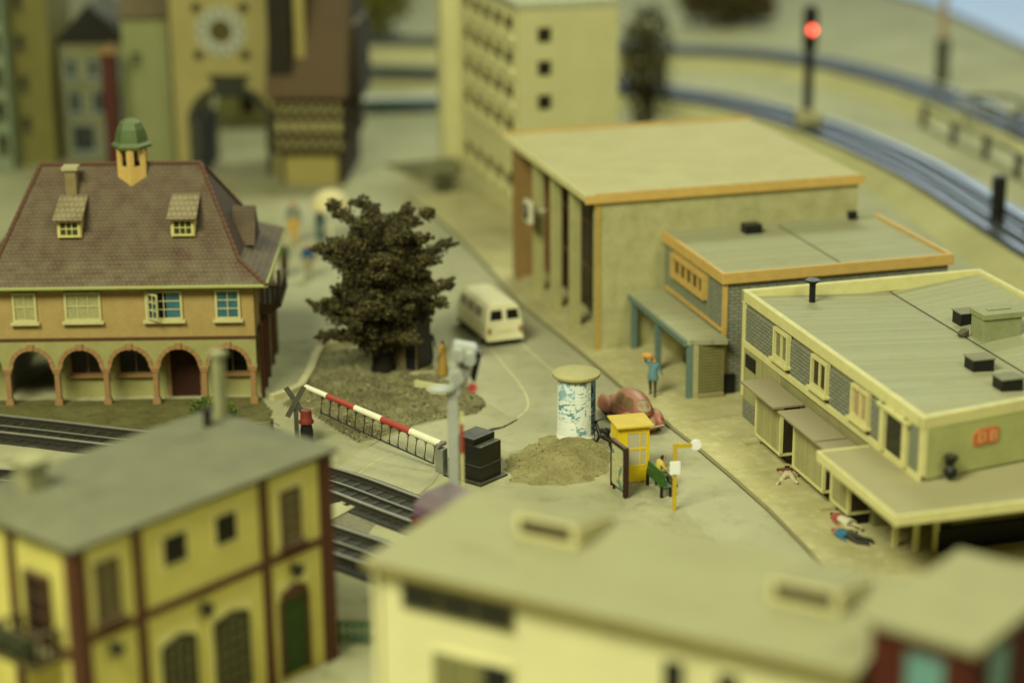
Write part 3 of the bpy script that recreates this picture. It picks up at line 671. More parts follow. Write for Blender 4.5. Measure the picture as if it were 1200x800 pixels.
def station():
    t = thing('station_building', 'flat-roofed grey brick station with cream trim, display boxes and wide canopy', 'station', SO, SA)
    x0, x1, yf, yn = 3.14, 13.6, -10.0, -26.0
    yr = yn+(x1-x0)*.178                                 # the near wall is set at a slant
    b = MB(); b.prism([(x0, yn), (x1, yr), (x1, yf), (x0, yf)], 3.25, 4.74); b.build('upper_wall', M_greyB, t)
    b = MB(); b.solid([(x0+.12, yn-.03+.02, 3.2), (x1, yr-.03, 3.2), (x1, yr-.03, 5.0), (x0+.12, yn-.01, 5.0)], (.0, -.04, 0)); b.build('end_wall', pm('smooth_olive_wall', C(176, 178, 112), .85, .16, 1.2, .25, 6, dust=.1), t)
    b = MB(); b.box(x0+.02, x1-1, -22.6, yf-.02, 0, 3.2); b.box(x0+1.8, x1-1, -25.0, -22.6, 0, 3.2); b.build('lower_wall', pm('lower_wall', C(150, 144, 96), .85, .2, 1, .2, dust=.1), t)
    # roof, valley between two slopes
    xv = 9.5
    b = MB(); xs = [(x0+.1, 5.22), (xv, 4.86), (x1-.1, 5.3)]; yy = lambda x: yn+(x-x0)*.178+.12
    vs = [(x, yf-.2, z) for x, z in xs]+[(x, yy(x), z) for x, z in xs]+[(x, yf-.2, 4.76) for x, z in xs]+[(x, yy(x), 4.76) for x, z in xs]
    b._add(vs, [(0,3,4,1), (1,4,5,2), (6,7,10,9), (7,8,11,10), (0,1,7,6), (1,2,8,7), (3,9,10,4), (4,10,11,5), (0,6,9,3), (2,5,11,8)])
    rf = b.build('roof', M_roofA, t)
    b = MB(); b.solid([(xv-.05, yf-.22, 4.868), (xv+.05, yf-.22, 4.868), (xv+.05, yf-.22, 4.874), (xv-.05, yf-.22, 4.874)], (0, yn-yf+1.6, 0)); b.build('valley_seam', _mats['seam_dark'], rf)
    b = MB()
    b.box(x0-.1, x0+.14, yn, yf+.05, 5.0, 5.46)
    b.box(x0-.1, x1+.1, yf-.22, yf+.04, 4.9, 5.47)
    b.box(x1-.12, x1+.12, yr, yf+.045, 4.95, 5.46)
    b.solid([(x0-.1, yn-.1, 5.0), (x1+.1, yr-.1, 5.0), (x1+.1, yr-.1, 5.44), (x0-.1, yn-.1, 5.44)], (0, .26, 0))
    b.build('parapet', M_cream, rf, bevel=.03)
    b = MB(); b.box(x0-.07, x0+.05, yf-.22, yf+.03, 1.0, 5.0); b.box(x0-.08, x0+.03, yn, yf, 3.1, 3.36); b.box(x0-.06, x0+.16, yn-.06, yn+.18, 3.3, 5.0); b.build('cream_band', M_cream, t, bevel=.02)
    LW = wall_M((x0, 0, 0), R(-90))                       # x along -y, outside is -x
    pink = pm('pinkish_blind', C(180, 154, 112), .6, .2, 2, .1, dust=0)
    for s, mt in ((4.05, M_glassC), (7.7, M_glassD), (11.25, pink)):
        window(t, LW, 10+s-.72, 10+s+.72, 3.66, 4.9, M_cream, mt, 2, 1, .12, .14, True, bars=.1)
    b = MB(); b.box(x0-.1, x0+.02, -25.0, -23.1, 3.3, 5.0); 
    b = MB(); b.box(x0-.2, x0-.002, -23.35, -23.05, 3.3, 5.0); b.box(x0-.2, x0-.002, -25.1, -24.8, 3.3, 5.0); b.box(x0-.26, x0-.002, -25.25, -22.9, 4.86, 5.0); tw = b.build('tall_window', M_cream, t, bevel=.02)
    b = MB(); b.box(x0-.04, x0-.004, -24.8, -23.35, 3.3, 4.86); b.build('pane', M_glassD, tw)
    b = MB(); b.box(x0-.06, x0-.003, -26.0+.2, -25.12, 3.36, 5.0); b.build('grey_panel', M_grey2, t)
    b = MB(); b.box(x0-.05, x0+.019, -14.0, -10.2, .9, 3.08); b.build('flush_panel', M_beige, t)
    b = MB(); b.box(x0-.07, x0+.018, -13.9, -10.3, .1, .9); b.build('plinth', M_greyB, t)
    b = MB(); b.box(x0-.1, x0-.055, -11.5, -10.5, 2.35, 2.9); lg = b.build('small_light', M_black, t)
    # display boxes standing out of the wall
    for ya, yb in ((-13.6, -16.1), (-17.35, -20.1), (-20.8, -22.3)):
        b = MB(); b.box(2.3, x0, yb, ya, .65, 2.55); bx = b.build('display_box', M_beige, t)
        b = MB(); b.box(2.24, 2.36, yb-.05, yb+.06, .6, 2.57); b.box(2.25, 2.37, ya-.06, ya+.04, .6, 2.57); b.box(2.25, x0, yb-.05, ya+.03, .56, .649); b.build('frame', M_cream, bx)
        b = MB(); b.box(2.38, x0-.1, yb-.03, yb-.002, .7, 2.5); b.build('pane', pm('box_glass', C(58, 48, 34), .35, .4, 2, .05, spec=.5, dust=0), bx)
        b = MB(); b.box(1.78, x0-.085, yb-.3, ya+.5, 2.6, 2.7); b.build('box_roof', pm('slate_card', C(150, 138, 108), .8, .15, 2, .2, dust=.25), bx, bevel=.015)
        b = MB(); b.box(2.75, x0, yb+.1, ya-.1, .1, .56); b.build('foot', M_black, bx)
        b = MB(); b.box(1.9, 2.5, ya+.0, ya+.5, .1, .26); b.build('step', M_pave, bx)
    # big canopy wrapped round the near corner
    b = MB(); b.prism([(1.05, -28.5), (13.5, -28.3), (13.5, -24.2), (x0+.3, -25.9), (x0-.1, -22.4), (1.1, -22.4)], 2.84, 3.12); cp = b.build('canopy', pm('canopy_felt', C(158, 150, 108), .85, .14, 1, .25, dust=.3), t)
    b = MB(); b.box(.95, 1.06, -28.6, -22.35, 2.78, 3.16); b.box(.95, 13.6, -28.62, -28.49, 2.78, 3.16); b.box(.95, 3.0, -22.4, -22.3, 2.8, 3.16); b.build('fascia', M_cream, cp, bevel=.03)
    for x, y in ((3.6, -25.0), (4.25, -25.2), (3.1, -24.4)):
        b = MB(); b.box(x-.09, x+.09, y-.09, y+.09, .1, 2.839); b.build('post', M_cream, t)
    b = MB(); b.box(4.3, 9.2, -25.0, -24.9, .9, 2.8); b.build('shop_glass', pm('shop_glass', C(78, 80, 62), .35, .2, .6, .05, spec=.5, dust=0), t)
    b = MB(); b.box(4.3, 13.4, -25.3, -24.88, .1, .9); b.box(9.2, 13.4, -25.05, -24.89, .9, 2.8); b.build('dark_base', M_black, t)
    # things that belong to the roof
    b = MB(); b.tube([(5.53, -11.3, 5.05), (5.53, -11.3, 5.85)], .13, 12); b.lathe([(.13, 5.85), (.17, 5.87), (.17, 5.93), (.3, 5.95), (.3, 6.02), (.05, 6.06)], 14, (5.53, -11.3, 0)); b.build('flue', M_black, rf, smooth=True)
    for x, y in ((10.35, -15.2), (8.05, -20.6), (7.95, -22.9)):
        b = MB(); b.box(x-.42, x+.42, y-.36, y+.36, 4.8, 5.38); v = b.build('roof_vent', M_black, rf, bevel=.02)
        b = MB(); b.box(x-.46, x+.46, y-.4, y+.4, 5.382, 5.43); b.build('lid', pm('vent_lid', C(112, 112, 88), .8, .15, 3, .1, dust=.4), v, bevel=.01)
    mh = pm('green_grey_hatch', C(146, 150, 106), .75, .22, 1.6, .25)
    b = MB(); b.box(9.75, 11.35, -17.7, -16.7, 4.85, 5.8); hb = b.build('roof_hatch', mh, rf, bevel=.02)
    b = MB(); b.box(9.68, 11.42, -17.78, -16.62, 5.802, 6.02); b.box(10.1, 11.1, -17.3, -17.1, 6.022, 6.06); b.box(9.66, 11.44, -17.82, -16.6, 4.86, 4.92); b.build('lid', mh, hb, bevel=.025)
    # sign and lamp on the near wall
    sl = math.atan(.178)
    Wn = Matrix.Translation((x0, yn-.06, 0)) @ Matrix.Rotation(sl, 4, 'Z')
    b = MB(); b.M = Wn
    q = [(2.05, 4.12), (2.15, 4.08), (3.0, 4.08), (3.12, 4.14), (3.12, 4.6), (3.0, 4.66), (2.3, 4.66), (2.05, 4.5)]
    b.solid([(x, -.06, z) for x, z in q], (0, .05, 0)); sg = b.build('sign_plate', pm('orange_red_sign', C(204, 110, 66), .6, .15, 3, .1, dust=0), t)
    b = MB(); b.M = Wn
    for x in (2.25, 2.75): b.box(x, x+.07, -.075, -.062, 4.18, 4.55)
    for x in (2.32, 2.82):
        b.box(x, x+.16, -.075, -.062, 4.5, 4.55); b.box(x, x+.16, -.075, -.062, 4.18, 4.23)
    b.box(2.48, 2.54, -.075, -.062, 4.22, 4.51); b.box(2.82, 2.97, -.0752, -.062, 4.34, 4.39); b.box(2.98, 3.04, -.075, -.062, 4.4, 4.51); b.box(2.98, 3.04, -.075, -.062, 4.22, 4.34)
    b.build('lettering', pm('sign_cream', C(226, 176, 110), .6, .1, 3, .1, dust=0), sg)
    b = MB(); b.M = Wn; b.lathe([(.24, 4.02), (.25, 3.95), (.1, 3.72), (.09, 3.66), (.24, 3.5), (.22, 3.34), (.14, 3.24)], 14, (.95, -.3, 0)); b.box(.9, 1.0, -.3, -.01, 3.66, 3.72); b.build('wall_lamp', M_black, t, smooth=True)
station()
b = MB(); b.ell((0, 0, .12), (.24, .2, .2), 9, 6)
for i, v in enumerate(b.v): v *= 1+.22*mnoise.noise(v*6)
p = S2W(9.45, -16.7, 4.9); tag(b.build('stone', pm('grey_stone', C(88, 84, 66), .9, .3, 6, .5), None, loc=p), 'small dark stone lying in the valley of the station roof', 'stone')

# ------------------------------------------------------------------ tall cream block
def block():
    t = thing('apartment_block', 'tall cream apartment block with rows of small dark windows behind the hall', 'apartment block', (0.54, 112.54, 0), R(16.0))
    Wd, L, Ht = 5.75, 14.4, 12.4
    M_l = pm('block_wall_lit', C(216, 210, 152), .85, .1, .6, .2, 6, dust=.1); M_f = pm('block_wall_shaded', C(196, 191, 136), .85, .1, .5, .2, 6, dust=.1)  # lit long side, shaded end: the fall of light is in the wall colours
    b = MB(); b.box(.02, Wd, 0, L, 0, Ht-.35); b.build('wall', M_f, t)
    b = MB(); b.box(-.02, .018, .02, L, 0, Ht-.35); b.build('long_front', M_l, t)
    b = MB(); b.box(-.15, Wd+.1, -.1, L+.1, Ht-.348, Ht); b.build('roof', pm('grey_roof_edge', C(176, 176, 140), .8, .1, 1, .1), t)
    b = MB(); b.box(-1.1, .01, L-1.3, L-.1, 0, Ht+1.2); b.build('stair_strip', M_l, t)
    LW = wall_M((-.02, 0, 0), R(-90))
    for z in (10.85, 8.95, 7.05, 5.15, 2.0):
        for i in range(5):
            y = 1.6+2.25*i
            w = MB(); w.box(-.12, -.021, y-.8, y+.8, z-.1, z+.68); wo = w.build('window', M_l, t)
            w = MB(); w.box(-.135, -.121, y-.72, y+.72, z-.02, z+.6); w.build('pane', pm('olive_glass', C(62, 56, 28), .4, .2, 2, .05, dust=0), wo)
            if i % 1 == 0:
                w = MB(); w.box(-.3, -.021, y-.7, y+.7, z-.75, z-.2); w.build('balcony', M_l, t)
    FW = wall_M((0, 0, 0), 0)
    for z in (10.2, 8.35, 6.45):
        window(t, FW, 1.05, 1.82, z, z+.82, pm('brown_frame', C(120, 100, 56), .7, .1, 2, .1), M_glassD, 1, 1, .05, .05, False)
block()

# ------------------------------------------------------------------ old gate tower, half-timbered house, far houses
def gate():
    t = thing('gate_tower', 'yellow town gate tower with a big round clock over its arch', 'gate tower', (-17.6, 125.6, 0), R(-4))
    M_g = pm('gate_yellow', C(164, 152, 94), .85, .15, .5, .25, 6); M_st = pm('dark_quoin', C(86, 78, 46), .85, .25, 2, .3)
    hw, Dp = 3.25, 5.0; cx, r, zs = .25, 2.25, 3.3
    b = MB(); N = 16; prev = None
    for x, z in [(-hw, 0), (cx-r, 0)]: pass
    b.box(-hw, cx-r, 0, Dp, 0, 16); b.box(cx+r, hw, 0, Dp, 0, 16)
    arc = [(cx+r*math.cos(PI-PI*i/N), zs+r*.9*math.sin(PI*i/N)) for i in range(N+1)]
    for i in range(N): b.solid([(arc[i][0], 0, arc[i][1]), (arc[i+1][0], 0, arc[i+1][1]), (arc[i+1][0], 0, 16), (arc[i][0], 0, 16)], (0, Dp, 0))
    b.build('wall', M_g, t)
    b = MB()
    for i in range(N):
        a0, a1 = PI*i/N, PI*(i+1)/N
        q = [(cx-math.cos(a)*k, -.15, zs+.9*math.sin(a)*k) for a, k in ((a0, r-.02), (a1, r-.02), (a1, r+.45), (a0, r+.45))]
        b.solid(q, (0, 1.6, 0))
    b.box(cx-r-.4, cx-r+.35, -.15, 4.9, 0, zs); b.box(cx+r-.05, cx+r+.3, -.15, 4.9, 0, zs)
    b.build('arch', pm('dark_arch', C(66, 66, 50), .8, .2, 2, .2), t)
    b = MB(); b.solid([(cx-1.3, -.3, 6.3), (cx+1.3, -.3, 6.3), (cx+1.0, -.3, 5.9), (cx+.7, -.3, 4.9), (cx-.7, -.3, 4.9), (cx-1.0, -.3, 5.9)], (0, .28, 0)); b.build('coat_panel', pm('dark_panel', C(54, 54, 40), .8, .2, 2, .2), t)
    b = MB(); b.box(-hw-.16, -hw+.0, -.1, Dp, 0, 16); b.box(hw, hw+.2, -.1, Dp, 0, 16); b.build('edge_stone', M_st, t)
    # clock
    b = MB(); n = 36
    for i in range(n):
        a0, a1 = 2*PI*i/n, 2*PI*(i+1)/n
        q = [(-.1+math.cos(a)*k, -.12, 9.0+math.sin(a)*k) for a, k in ((a0, .72), (a1, .72), (a1, 1.55), (a0, 1.55))]
        b.solid(q, (0, .115, 0))
    ck = b.build('clock_ring', pm('clock_grey', C(176, 176, 148), .6, .15, 2, .1, dust=0), t)
    b = MB(); b.lathe([(.71, -.06), (.71, -.002)], 24, (-.1, 0, 9.0), ax='y'); b.build('clock_centre', pm('clock_olive', C(84, 76, 34), .6, .2, 2, .1, dust=0), ck)
    for i in range(12):
        b = MB(); a = PI*i/6; b.M = Matrix.Translation((-.1, 0, 9.0)) @ Matrix.Rotation(a, 4, 'Y'); b.box(-.07, .07, -.16, -.121, 1.0, 1.4); b.build('numeral', M_black, ck)
    for i in range(4):
        b = MB(); b.M = Matrix.Translation((-.1, 0, 9.0)) @ Matrix.Rotation(PI/4+PI/2*i, 4, 'Y'); b.ell((0, -.1, 2.05), (.34, .12, .34), 10, 6); b.build('corner_boss', M_st, ck)
gate()

def timber_house():
    t = thing('half_timbered_house', 'half-timbered house with a huge steep brown roof and one pale chimney', 'house', (-12.1, 122.6, 0), R(-3))
    b = MB(); b.box(-1.75, 1.55, .1, 9, 0, 2.1); b.build('ground_wall', M_yellow_dull, t)
    b = MB(); b.box(-2.25, 2.1, -.25, 9, 2.1, 5.6); b.build('upper_wall', pm('pale_infill', C(176, 166, 108), .85, .2, 1, .2), t)
    b = MB(); M_dk = pm('dark_beam', C(58, 48, 28), .8, .3, 2, .2)
    for i in range(8): x = -2.2+.6*i; b.box(x-.11, x+.11, -.34, -.252, 2.1, 5.6)
    for z in (2.15, 3.2, 4.2, 5.35): b.box(-2.3, 2.15, -.36, -.255, z-.14, z+.14)
    for i in range(7):
        x = -2.2+.6*i
        for z in (2.3, 4.35): b.solid([(x+.08, -.32, z), (x+.22, -.32, z), (x+.55, -.32, z+.85), (x+.41, -.32, z+.85)], (0, .06, 0))
    for y in range(0, 9, 1): b.box(2.102, 2.2, y-.1, y+.12, 2.1, 5.6)
    for z in (2.2, 3.3, 4.4, 5.4): b.box(2.104, 2.22, -.3, 9, z-.14, z+.14)
    b.build('timber_frame', M_dk, t)
    b = MB(); b.box(-1.85, -1.74, -.05, .4, 0, 2.1); b.box(1.552, 1.95, 0.0, 8, 0, 2.1); b.build('post', M_dk, t)
    b = MB(); tl = dict(rough=.85, var=.25, scale=.8, bump=.5, bscale=8, dust=.12)
    b.solid([(-2.6, -.9, 5.5), (-2.6, -.7, 5.9), (-2.6, 5.0, 15.5), (-2.6, 10, 5.5)], (4.9, 0, 0)); rf = b.build('roof', pm('brown_far_tiles', C(100, 80, 54), grid=('brick', .3, .22, .02, C(74, 56, 36), 'xz'), **tl), t)
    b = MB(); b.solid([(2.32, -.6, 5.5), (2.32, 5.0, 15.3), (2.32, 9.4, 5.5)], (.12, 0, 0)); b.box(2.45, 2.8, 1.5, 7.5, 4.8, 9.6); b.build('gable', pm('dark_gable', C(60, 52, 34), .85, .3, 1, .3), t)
    b = MB(); b.box(-.85, -.25, .4, 1.0, 7.0, 13.5); b.build('chimney', M_yellow_dull, rf)
    b = MB(); b.box(-2.4, -1.0, -.2, 2.6, 6.7, 13.5); b.build('dormer', pm('dark_dormer', C(44, 38, 26), .8, .3, 1, .2), rf)
M_yellow_dull = pm('dull_yellow_wall', C(160, 146, 84), .85, .15, .8, .25)
timber_house()

def far_house(name, label, x0, x1, y0, dep, h, wallm, roofm, wins=(), winm=None, gable=True, cat='house', rz=0.0, doorm=None):
    cx = (x0+x1)/2; hw = (x1-x0)/2
    t = thing(name, label, cat, (cx, y0, 0), rz)
    b = MB(); b.box(-hw, hw, 0, dep, 0, h); b.build('wall', wallm, t)
    b = MB()
    if gable: b.solid([(-hw-.2, -.3, h-.05), (hw+.2, -.3, h-.05), (0, -.3, h+hw*1.1)], (0, dep+.5, 0))
    else: b.solid([(-hw-.15, -.4, h), (-hw-.15, dep+.3, h), (-hw-.15, dep/2, h+dep*.5)], (2*hw+.3, 0, 0))
    b.build('roof', roofm, t)
    FW = wall_M((0, 0, 0), 0)
    for (x, z, w, hh) in wins: window(t, FW, x-w/2, x+w/2, z, z+hh, winm or M_cream, M_glassD, 2, 2, .1, .08, True)
    return t
M_rt = pm('far_dark_tiles', C(92, 74, 50), .85, .25, 1, .4)
far_house('narrow_house', 'narrow lime green house next to the gate tower', -24.1, -21.2, 127, 7, 9.7, pm('lime_wall', C(144, 146, 96), .85, .12, .6, .2), M_rt, [(-.6, 6.6, .7, 1.0)], _mats['lime_wall'], gable=False)
far_house('brick_pillar_house', 'tall slim dark red brick tower between the lime house and the shop', -25.0, -24.15, 124.5, 1.0, 7.9, pm('dark_red_brick', C(84, 46, 36), .85, .2, 1, .3), pm('orange_tile', C(160, 122, 78), .8, .2, 2, .3), gable=True, cat='tower')
far_house('shop_house', 'grey-green house with blue shop window half hidden behind the red tower', -29.0, -24.6, 131, 6, 7.6, pm('sage_wall', C(134, 132, 92), .85, .3, .5, .2), pm('black_roof', C(44, 42, 32), .8, .2, 1, .3), [(-1.4, 5.2, .8, 1.3), (0, 5.2, .8, 1.3), (1.4, 5.2, .8, 1.3), (-1.3, 2.9, .9, 1.5), (.2, 2.9, .9, 1.5), (1.4, 2.6, .8, 1.8), (-.9, .4, 1.6, 1.8), (1.1, .4, 1.4, 1.8)], pm('pale_blue_frame', C(150, 162, 150), .7, .2, 2, .1))
far_house('olive_house', 'plain tall olive house left of the shop with the blue window', -31.6, -29.1, 129, 7, 14, pm('olive_wall', C(122, 116, 62), .85, .2, .6, .2), M_rt, [(-.5, 2.2+2.6*i, .6, 1.0) for i in range(4)], pm('olive_frame_far', C(96, 92, 56), .7, .1, 2, .1), gable=False)
t = far_house('sage_house', 'tall pale sage house with stacked windows and dark red corner at the frame edge', -35.8, -31.4, 127, 7, 14, pm('pale_sage_wall', C(138, 150, 118), .85, .25, .5, .2), M_rt, [(-.75+1.2*(i % 3), 1.2+2.1*(i//3), .75, 1.3) for i in range(18)], pm('sage_frame', C(110, 112, 76), .7, .2, 2, .1), gable=False)
b = MB(); b.box(-1.95, -1.05, -.5, -.15, 0, 14); b.build('corner_pillar', pm('dark_maroon', C(84, 34, 22), .8, .2, 1, .2), t)
far_house('timber_barn', 'low pale barn at the end of the gate street', -20.5, -13.0, 141, 5, 3.2, pm('pale_stone_wall', C(206, 200, 150), .85, .3, .6, .3), pm('pale_barn_roof', C(170, 166, 130), .85, .2, .6, .2), [(-1.5, 1.0, 1.0, 1.2), (1.6, 1.0, 1.0, 1.2)], M_timber, gable=False, cat='barn')

# ------------------------------------------------------------------ foreground buildings
def fg_left():
    N = Vector((-11.78, 50.57, 0)); a = math.atan2(57.92-50.57, -5.55+11.78)
    t = thing('yellow_station_house', 'yellow brick house with brown timber strips and a grey flat roof in front', 'house', N, a)
    L, D, zt = 9.63, 5.3, 6.9                            # x along the right facade, y into the house
    b = MB(); b.box(.0, L-.0, 0.0, D, 0, zt-.1); b.build('wall', M_yellow, t)
    FW = wall_M((0, 0, 0), 0)
    b = MB()
    for x0, x1 in ((-.06, .3), (1.95, 2.25), (6.7, 7.0), (L-.5, L+.0)): b.box(x0, x1, -.1, -.002, 0, zt-.1)
    for x0, x1 in ((.302, 1.948), (2.252, 6.698), (7.002, L-.502)): b.box(x0, x1, -.085, -.003, 3.98, 4.22)
    b.build('timber_strip', M_timber, t)
    b = MB()
    for y0, y1 in ((-.1, .35), (2.6, 2.9), (D-.35, D+.05)): b.box(-.12, -.061, y0, y1, 0, zt-.1)
    b.box(-.1, -.062, .352, 2.598, 3.5, 3.8); b.build('side_strip', M_timber, t)
    M_sm = pm('pale_yellow_surround', C(222, 212, 132), .85, .12, 1, .3)
    lat = pm('lattice_glass', C(122, 116, 76), .5, .3, 3, .2, dust=0)
    brn = pm('red_brown_frame', C(84, 56, 36), .7, .2, 3, .2)
    dark = pm('grid_dark', C(30, 28, 20), .5, .2, 3, .1, dust=0)
    bar = pm('dark_bar', C(40, 36, 24), .5, .2, 3, .1)
    for x0, x1, z0, z1 in ((.42, 1.6, 4.32, 6.4), (7.32, 8.48, 4.27, 6.35), (2.9, 4.0, 5.15, 6.3), (4.85, 5.9, 5.15, 6.3), (2.55, 4.15, .3, 3.3), (4.52, 6.2, .3, 3.3), (7.2, 8.56, .2, 3.3)):
        q = MB(); q.box(x0, x1, -.025, -.002, z0, z1); q.build('surround', M_sm, t)
    window(t, FW, .6, 1.42, 4.5, 6.2, brn, lat, 2, 4, .1, .1)
    window(t, FW, 7.5, 8.3, 4.45, 6.15, brn, lat, 2, 4, .1, .1)
    window(t, FW, 3.05, 3.85, 5.3, 6.15, bar, dark, 3, 3, .06, .06, False)
    window(t, FW, 5.0, 5.75, 5.3, 6.15, bar, dark, 3, 3, .06, .06, False)
    for x0, x1 in ((2.75, 3.95), (4.72, 6.0)):
        q = MB(); q.solid([(x0, -.06, .5), (x1, -.06, .5), (x1, -.06, 2.85), ((x0+x1)/2, -.06, 3.05), (x0, -.06, 2.85)], (0, .05, 0)); w = q.build('arched_window', pm('arch_glass', C(128, 124, 78), .5, .3, 2, .1, dust=0), t)
        q = MB()
        for i in range(5): x = x0+(x1-x0)*i/4; q.box(x-.045, x+.045, -.12, -.062, .5, 2.86)
        for i in range(7): z = .5+.39*i; q.box(x0, x1, -.115, -.063, z-.035, z+.035)
        for s in (0, 1): q.solid([(x0+s*(x1-x0), -.12, 2.85), ((x0+x1)/2, -.12, 3.05), ((x0+x1)/2, -.12, 3.15), (x0+s*(x1-x0), -.12, 2.95)], (0, .055, 0))
        q.build('glazing_grid', bar, w)
        q = MB(); q.box(x0-.18, x1+.18, -.16, -.05, .3, .49); q.build('sill', M_sm, w)
    d = MB(); d.solid([(7.4, -.07, .2), (8.35, -.07, .2), (8.35, -.07, 2.75), (7.88, -.07, 2.95), (7.4, -.07, 2.75)], (0, .06, 0)); dr = d.build('door', pm('dark_green_door', C(46, 68, 24), .6, .25, 2, .2, dust=0), t)
    d = MB(); d.solid([(7.34, -.12, 2.7), (8.42, -.12, 2.7), (8.42, -.12, 2.95), (7.88, -.12, 3.15), (7.34, -.12, 2.95)], (0, .045, 0)); d.box(7.27, 7.398, -.12, -.01, .2, 2.7); d.box(8.352, 8.48, -.12, -.01, .2, 2.7); d.build('frame', brn, dr)
    for x in (1.0, 4.3, 7.88):
        d = MB(); d.lathe([(.2, 3.75), (.22, 3.6), (.1, 3.42), (.05, 3.38)], 10, (x, -.28, 0)); d.box(x-.04, x+.04, -.28, -.01, 3.7, 3.76); d.build('wall_lamp', M_black, t)
    # balcony and door on the narrow side at the left
    SW = wall_M((-.06, D, 0), R(-90))                    # x runs from the far end towards the near corner
    window(t, SW, D-2.15, D-1.1, 3.75, 5.75, brn, pm('dark_red_glass', C(40, 28, 22), .5, .2, 2, .1, dust=0), 2, 3, .16, .1, False)
    b = MB(); b.box(-1.05, -.07, .75, 2.55, 3.35, 3.55); bl = b.build('balcony', pm('balcony_slab', C(96, 84, 50), .8, .2, 2, .2), t)
    b = MB()
    for i in range(9): y = .8+.21*i; b.box(-1.02, -.95, y-.035, y+.035, 3.552, 4.25)
    for i in range(4): x = -.9+.26*i; b.box(x-.03, x+.03, .78, .85, 3.552, 4.25); b.box(x-.03, x+.03, 2.45, 2.52, 3.552, 4.25)
    b.box(-1.05, -.08, .76, .87, 4.25, 4.33); b.box(-1.05, -.93, .87, 2.54, 4.25, 4.33); b.box(-1.05, -.08, 2.43, 2.54, 4.25, 4.329); b.build('railing', pm('dark_railing', C(38, 36, 24), .6, .3, 3, .2), bl)
    b = MB()
    r2 = random.Random(4)
    for i in range(60): b.ell((-1.05+r2.uniform(-.15, .12), r2.uniform(.85, 2.45), 4.05+r2.uniform(-.2, .25)), (.12, .12, .1), 6, 4)
    b.build('flower_box', pm('dark_leaves', C(52, 56, 30), .9, .3, 4, .3, dust=.1), bl)
    # roof: low slab with dark eaves
    b = MB(); b.box(-.24, L+.2, -.2, D+.2, zt-.1, zt+.02); rf = b.build('eaves', pm('dark_eaves', C(62, 54, 34), .8, .2, 1, .2, dust=.1), t)
    b = MB(); cx, cy = L/2, D/2
    v = [(-.26, -.22, zt+.022), (L+.22, -.22, zt+.022), (L+.22, D+.22, zt+.022), (-.26, D+.22, zt+.022), (1.9, cy, zt+.42), (L-1.9, cy, zt+.42)]
    v += [(x, y, z-.08) for x, y, z in v[:4]]
    b._add(v, [(0,1,5,4), (1,2,5), (2,3,4,5), (3,0,4), (6,7,1,0), (7,8,2,1), (8,9,3,2), (9,6,0,3)]); b.build('roof', pm('grey_slate_roof', C(96, 96, 73), .85, .2, .8, .3, 8, scuff=.35, dust=.22, dark=C(78, 78, 58)), t)
    pale = pm('pale_chimney', C(150, 148, 106), .85, .2, 2, .3)
    b = MB(); b.box(9.0, 9.3, 4.1, 4.4, zt, zt+2.2); c1 = b.build('chimney', pale, t); b = MB(); b.box(8.93, 9.37, 4.03, 4.47, zt+2.2, zt+2.35); b.build('cap', pale, c1)
    b = MB(); b.tube([(8.2, 3.8, zt), (8.2, 3.8, zt+.75)], .13, 10); b.lathe([(.13, zt+.75), (.2, zt+.78), (.2, zt+.88), (.02, zt+.95)], 10, (8.2, 3.8, 0)); b.build('flue', M_black, t)
    b = MB(); b.box(1.2, 1.85, 3.4, 4.1, zt, zt+1.05); c2 = b.build('chimney', pale, t); b = MB(); b.box(1.1, 1.95, 3.3, 4.2, zt+1.05, zt+1.2); b.build('cap', pale, c2)
fg_left()

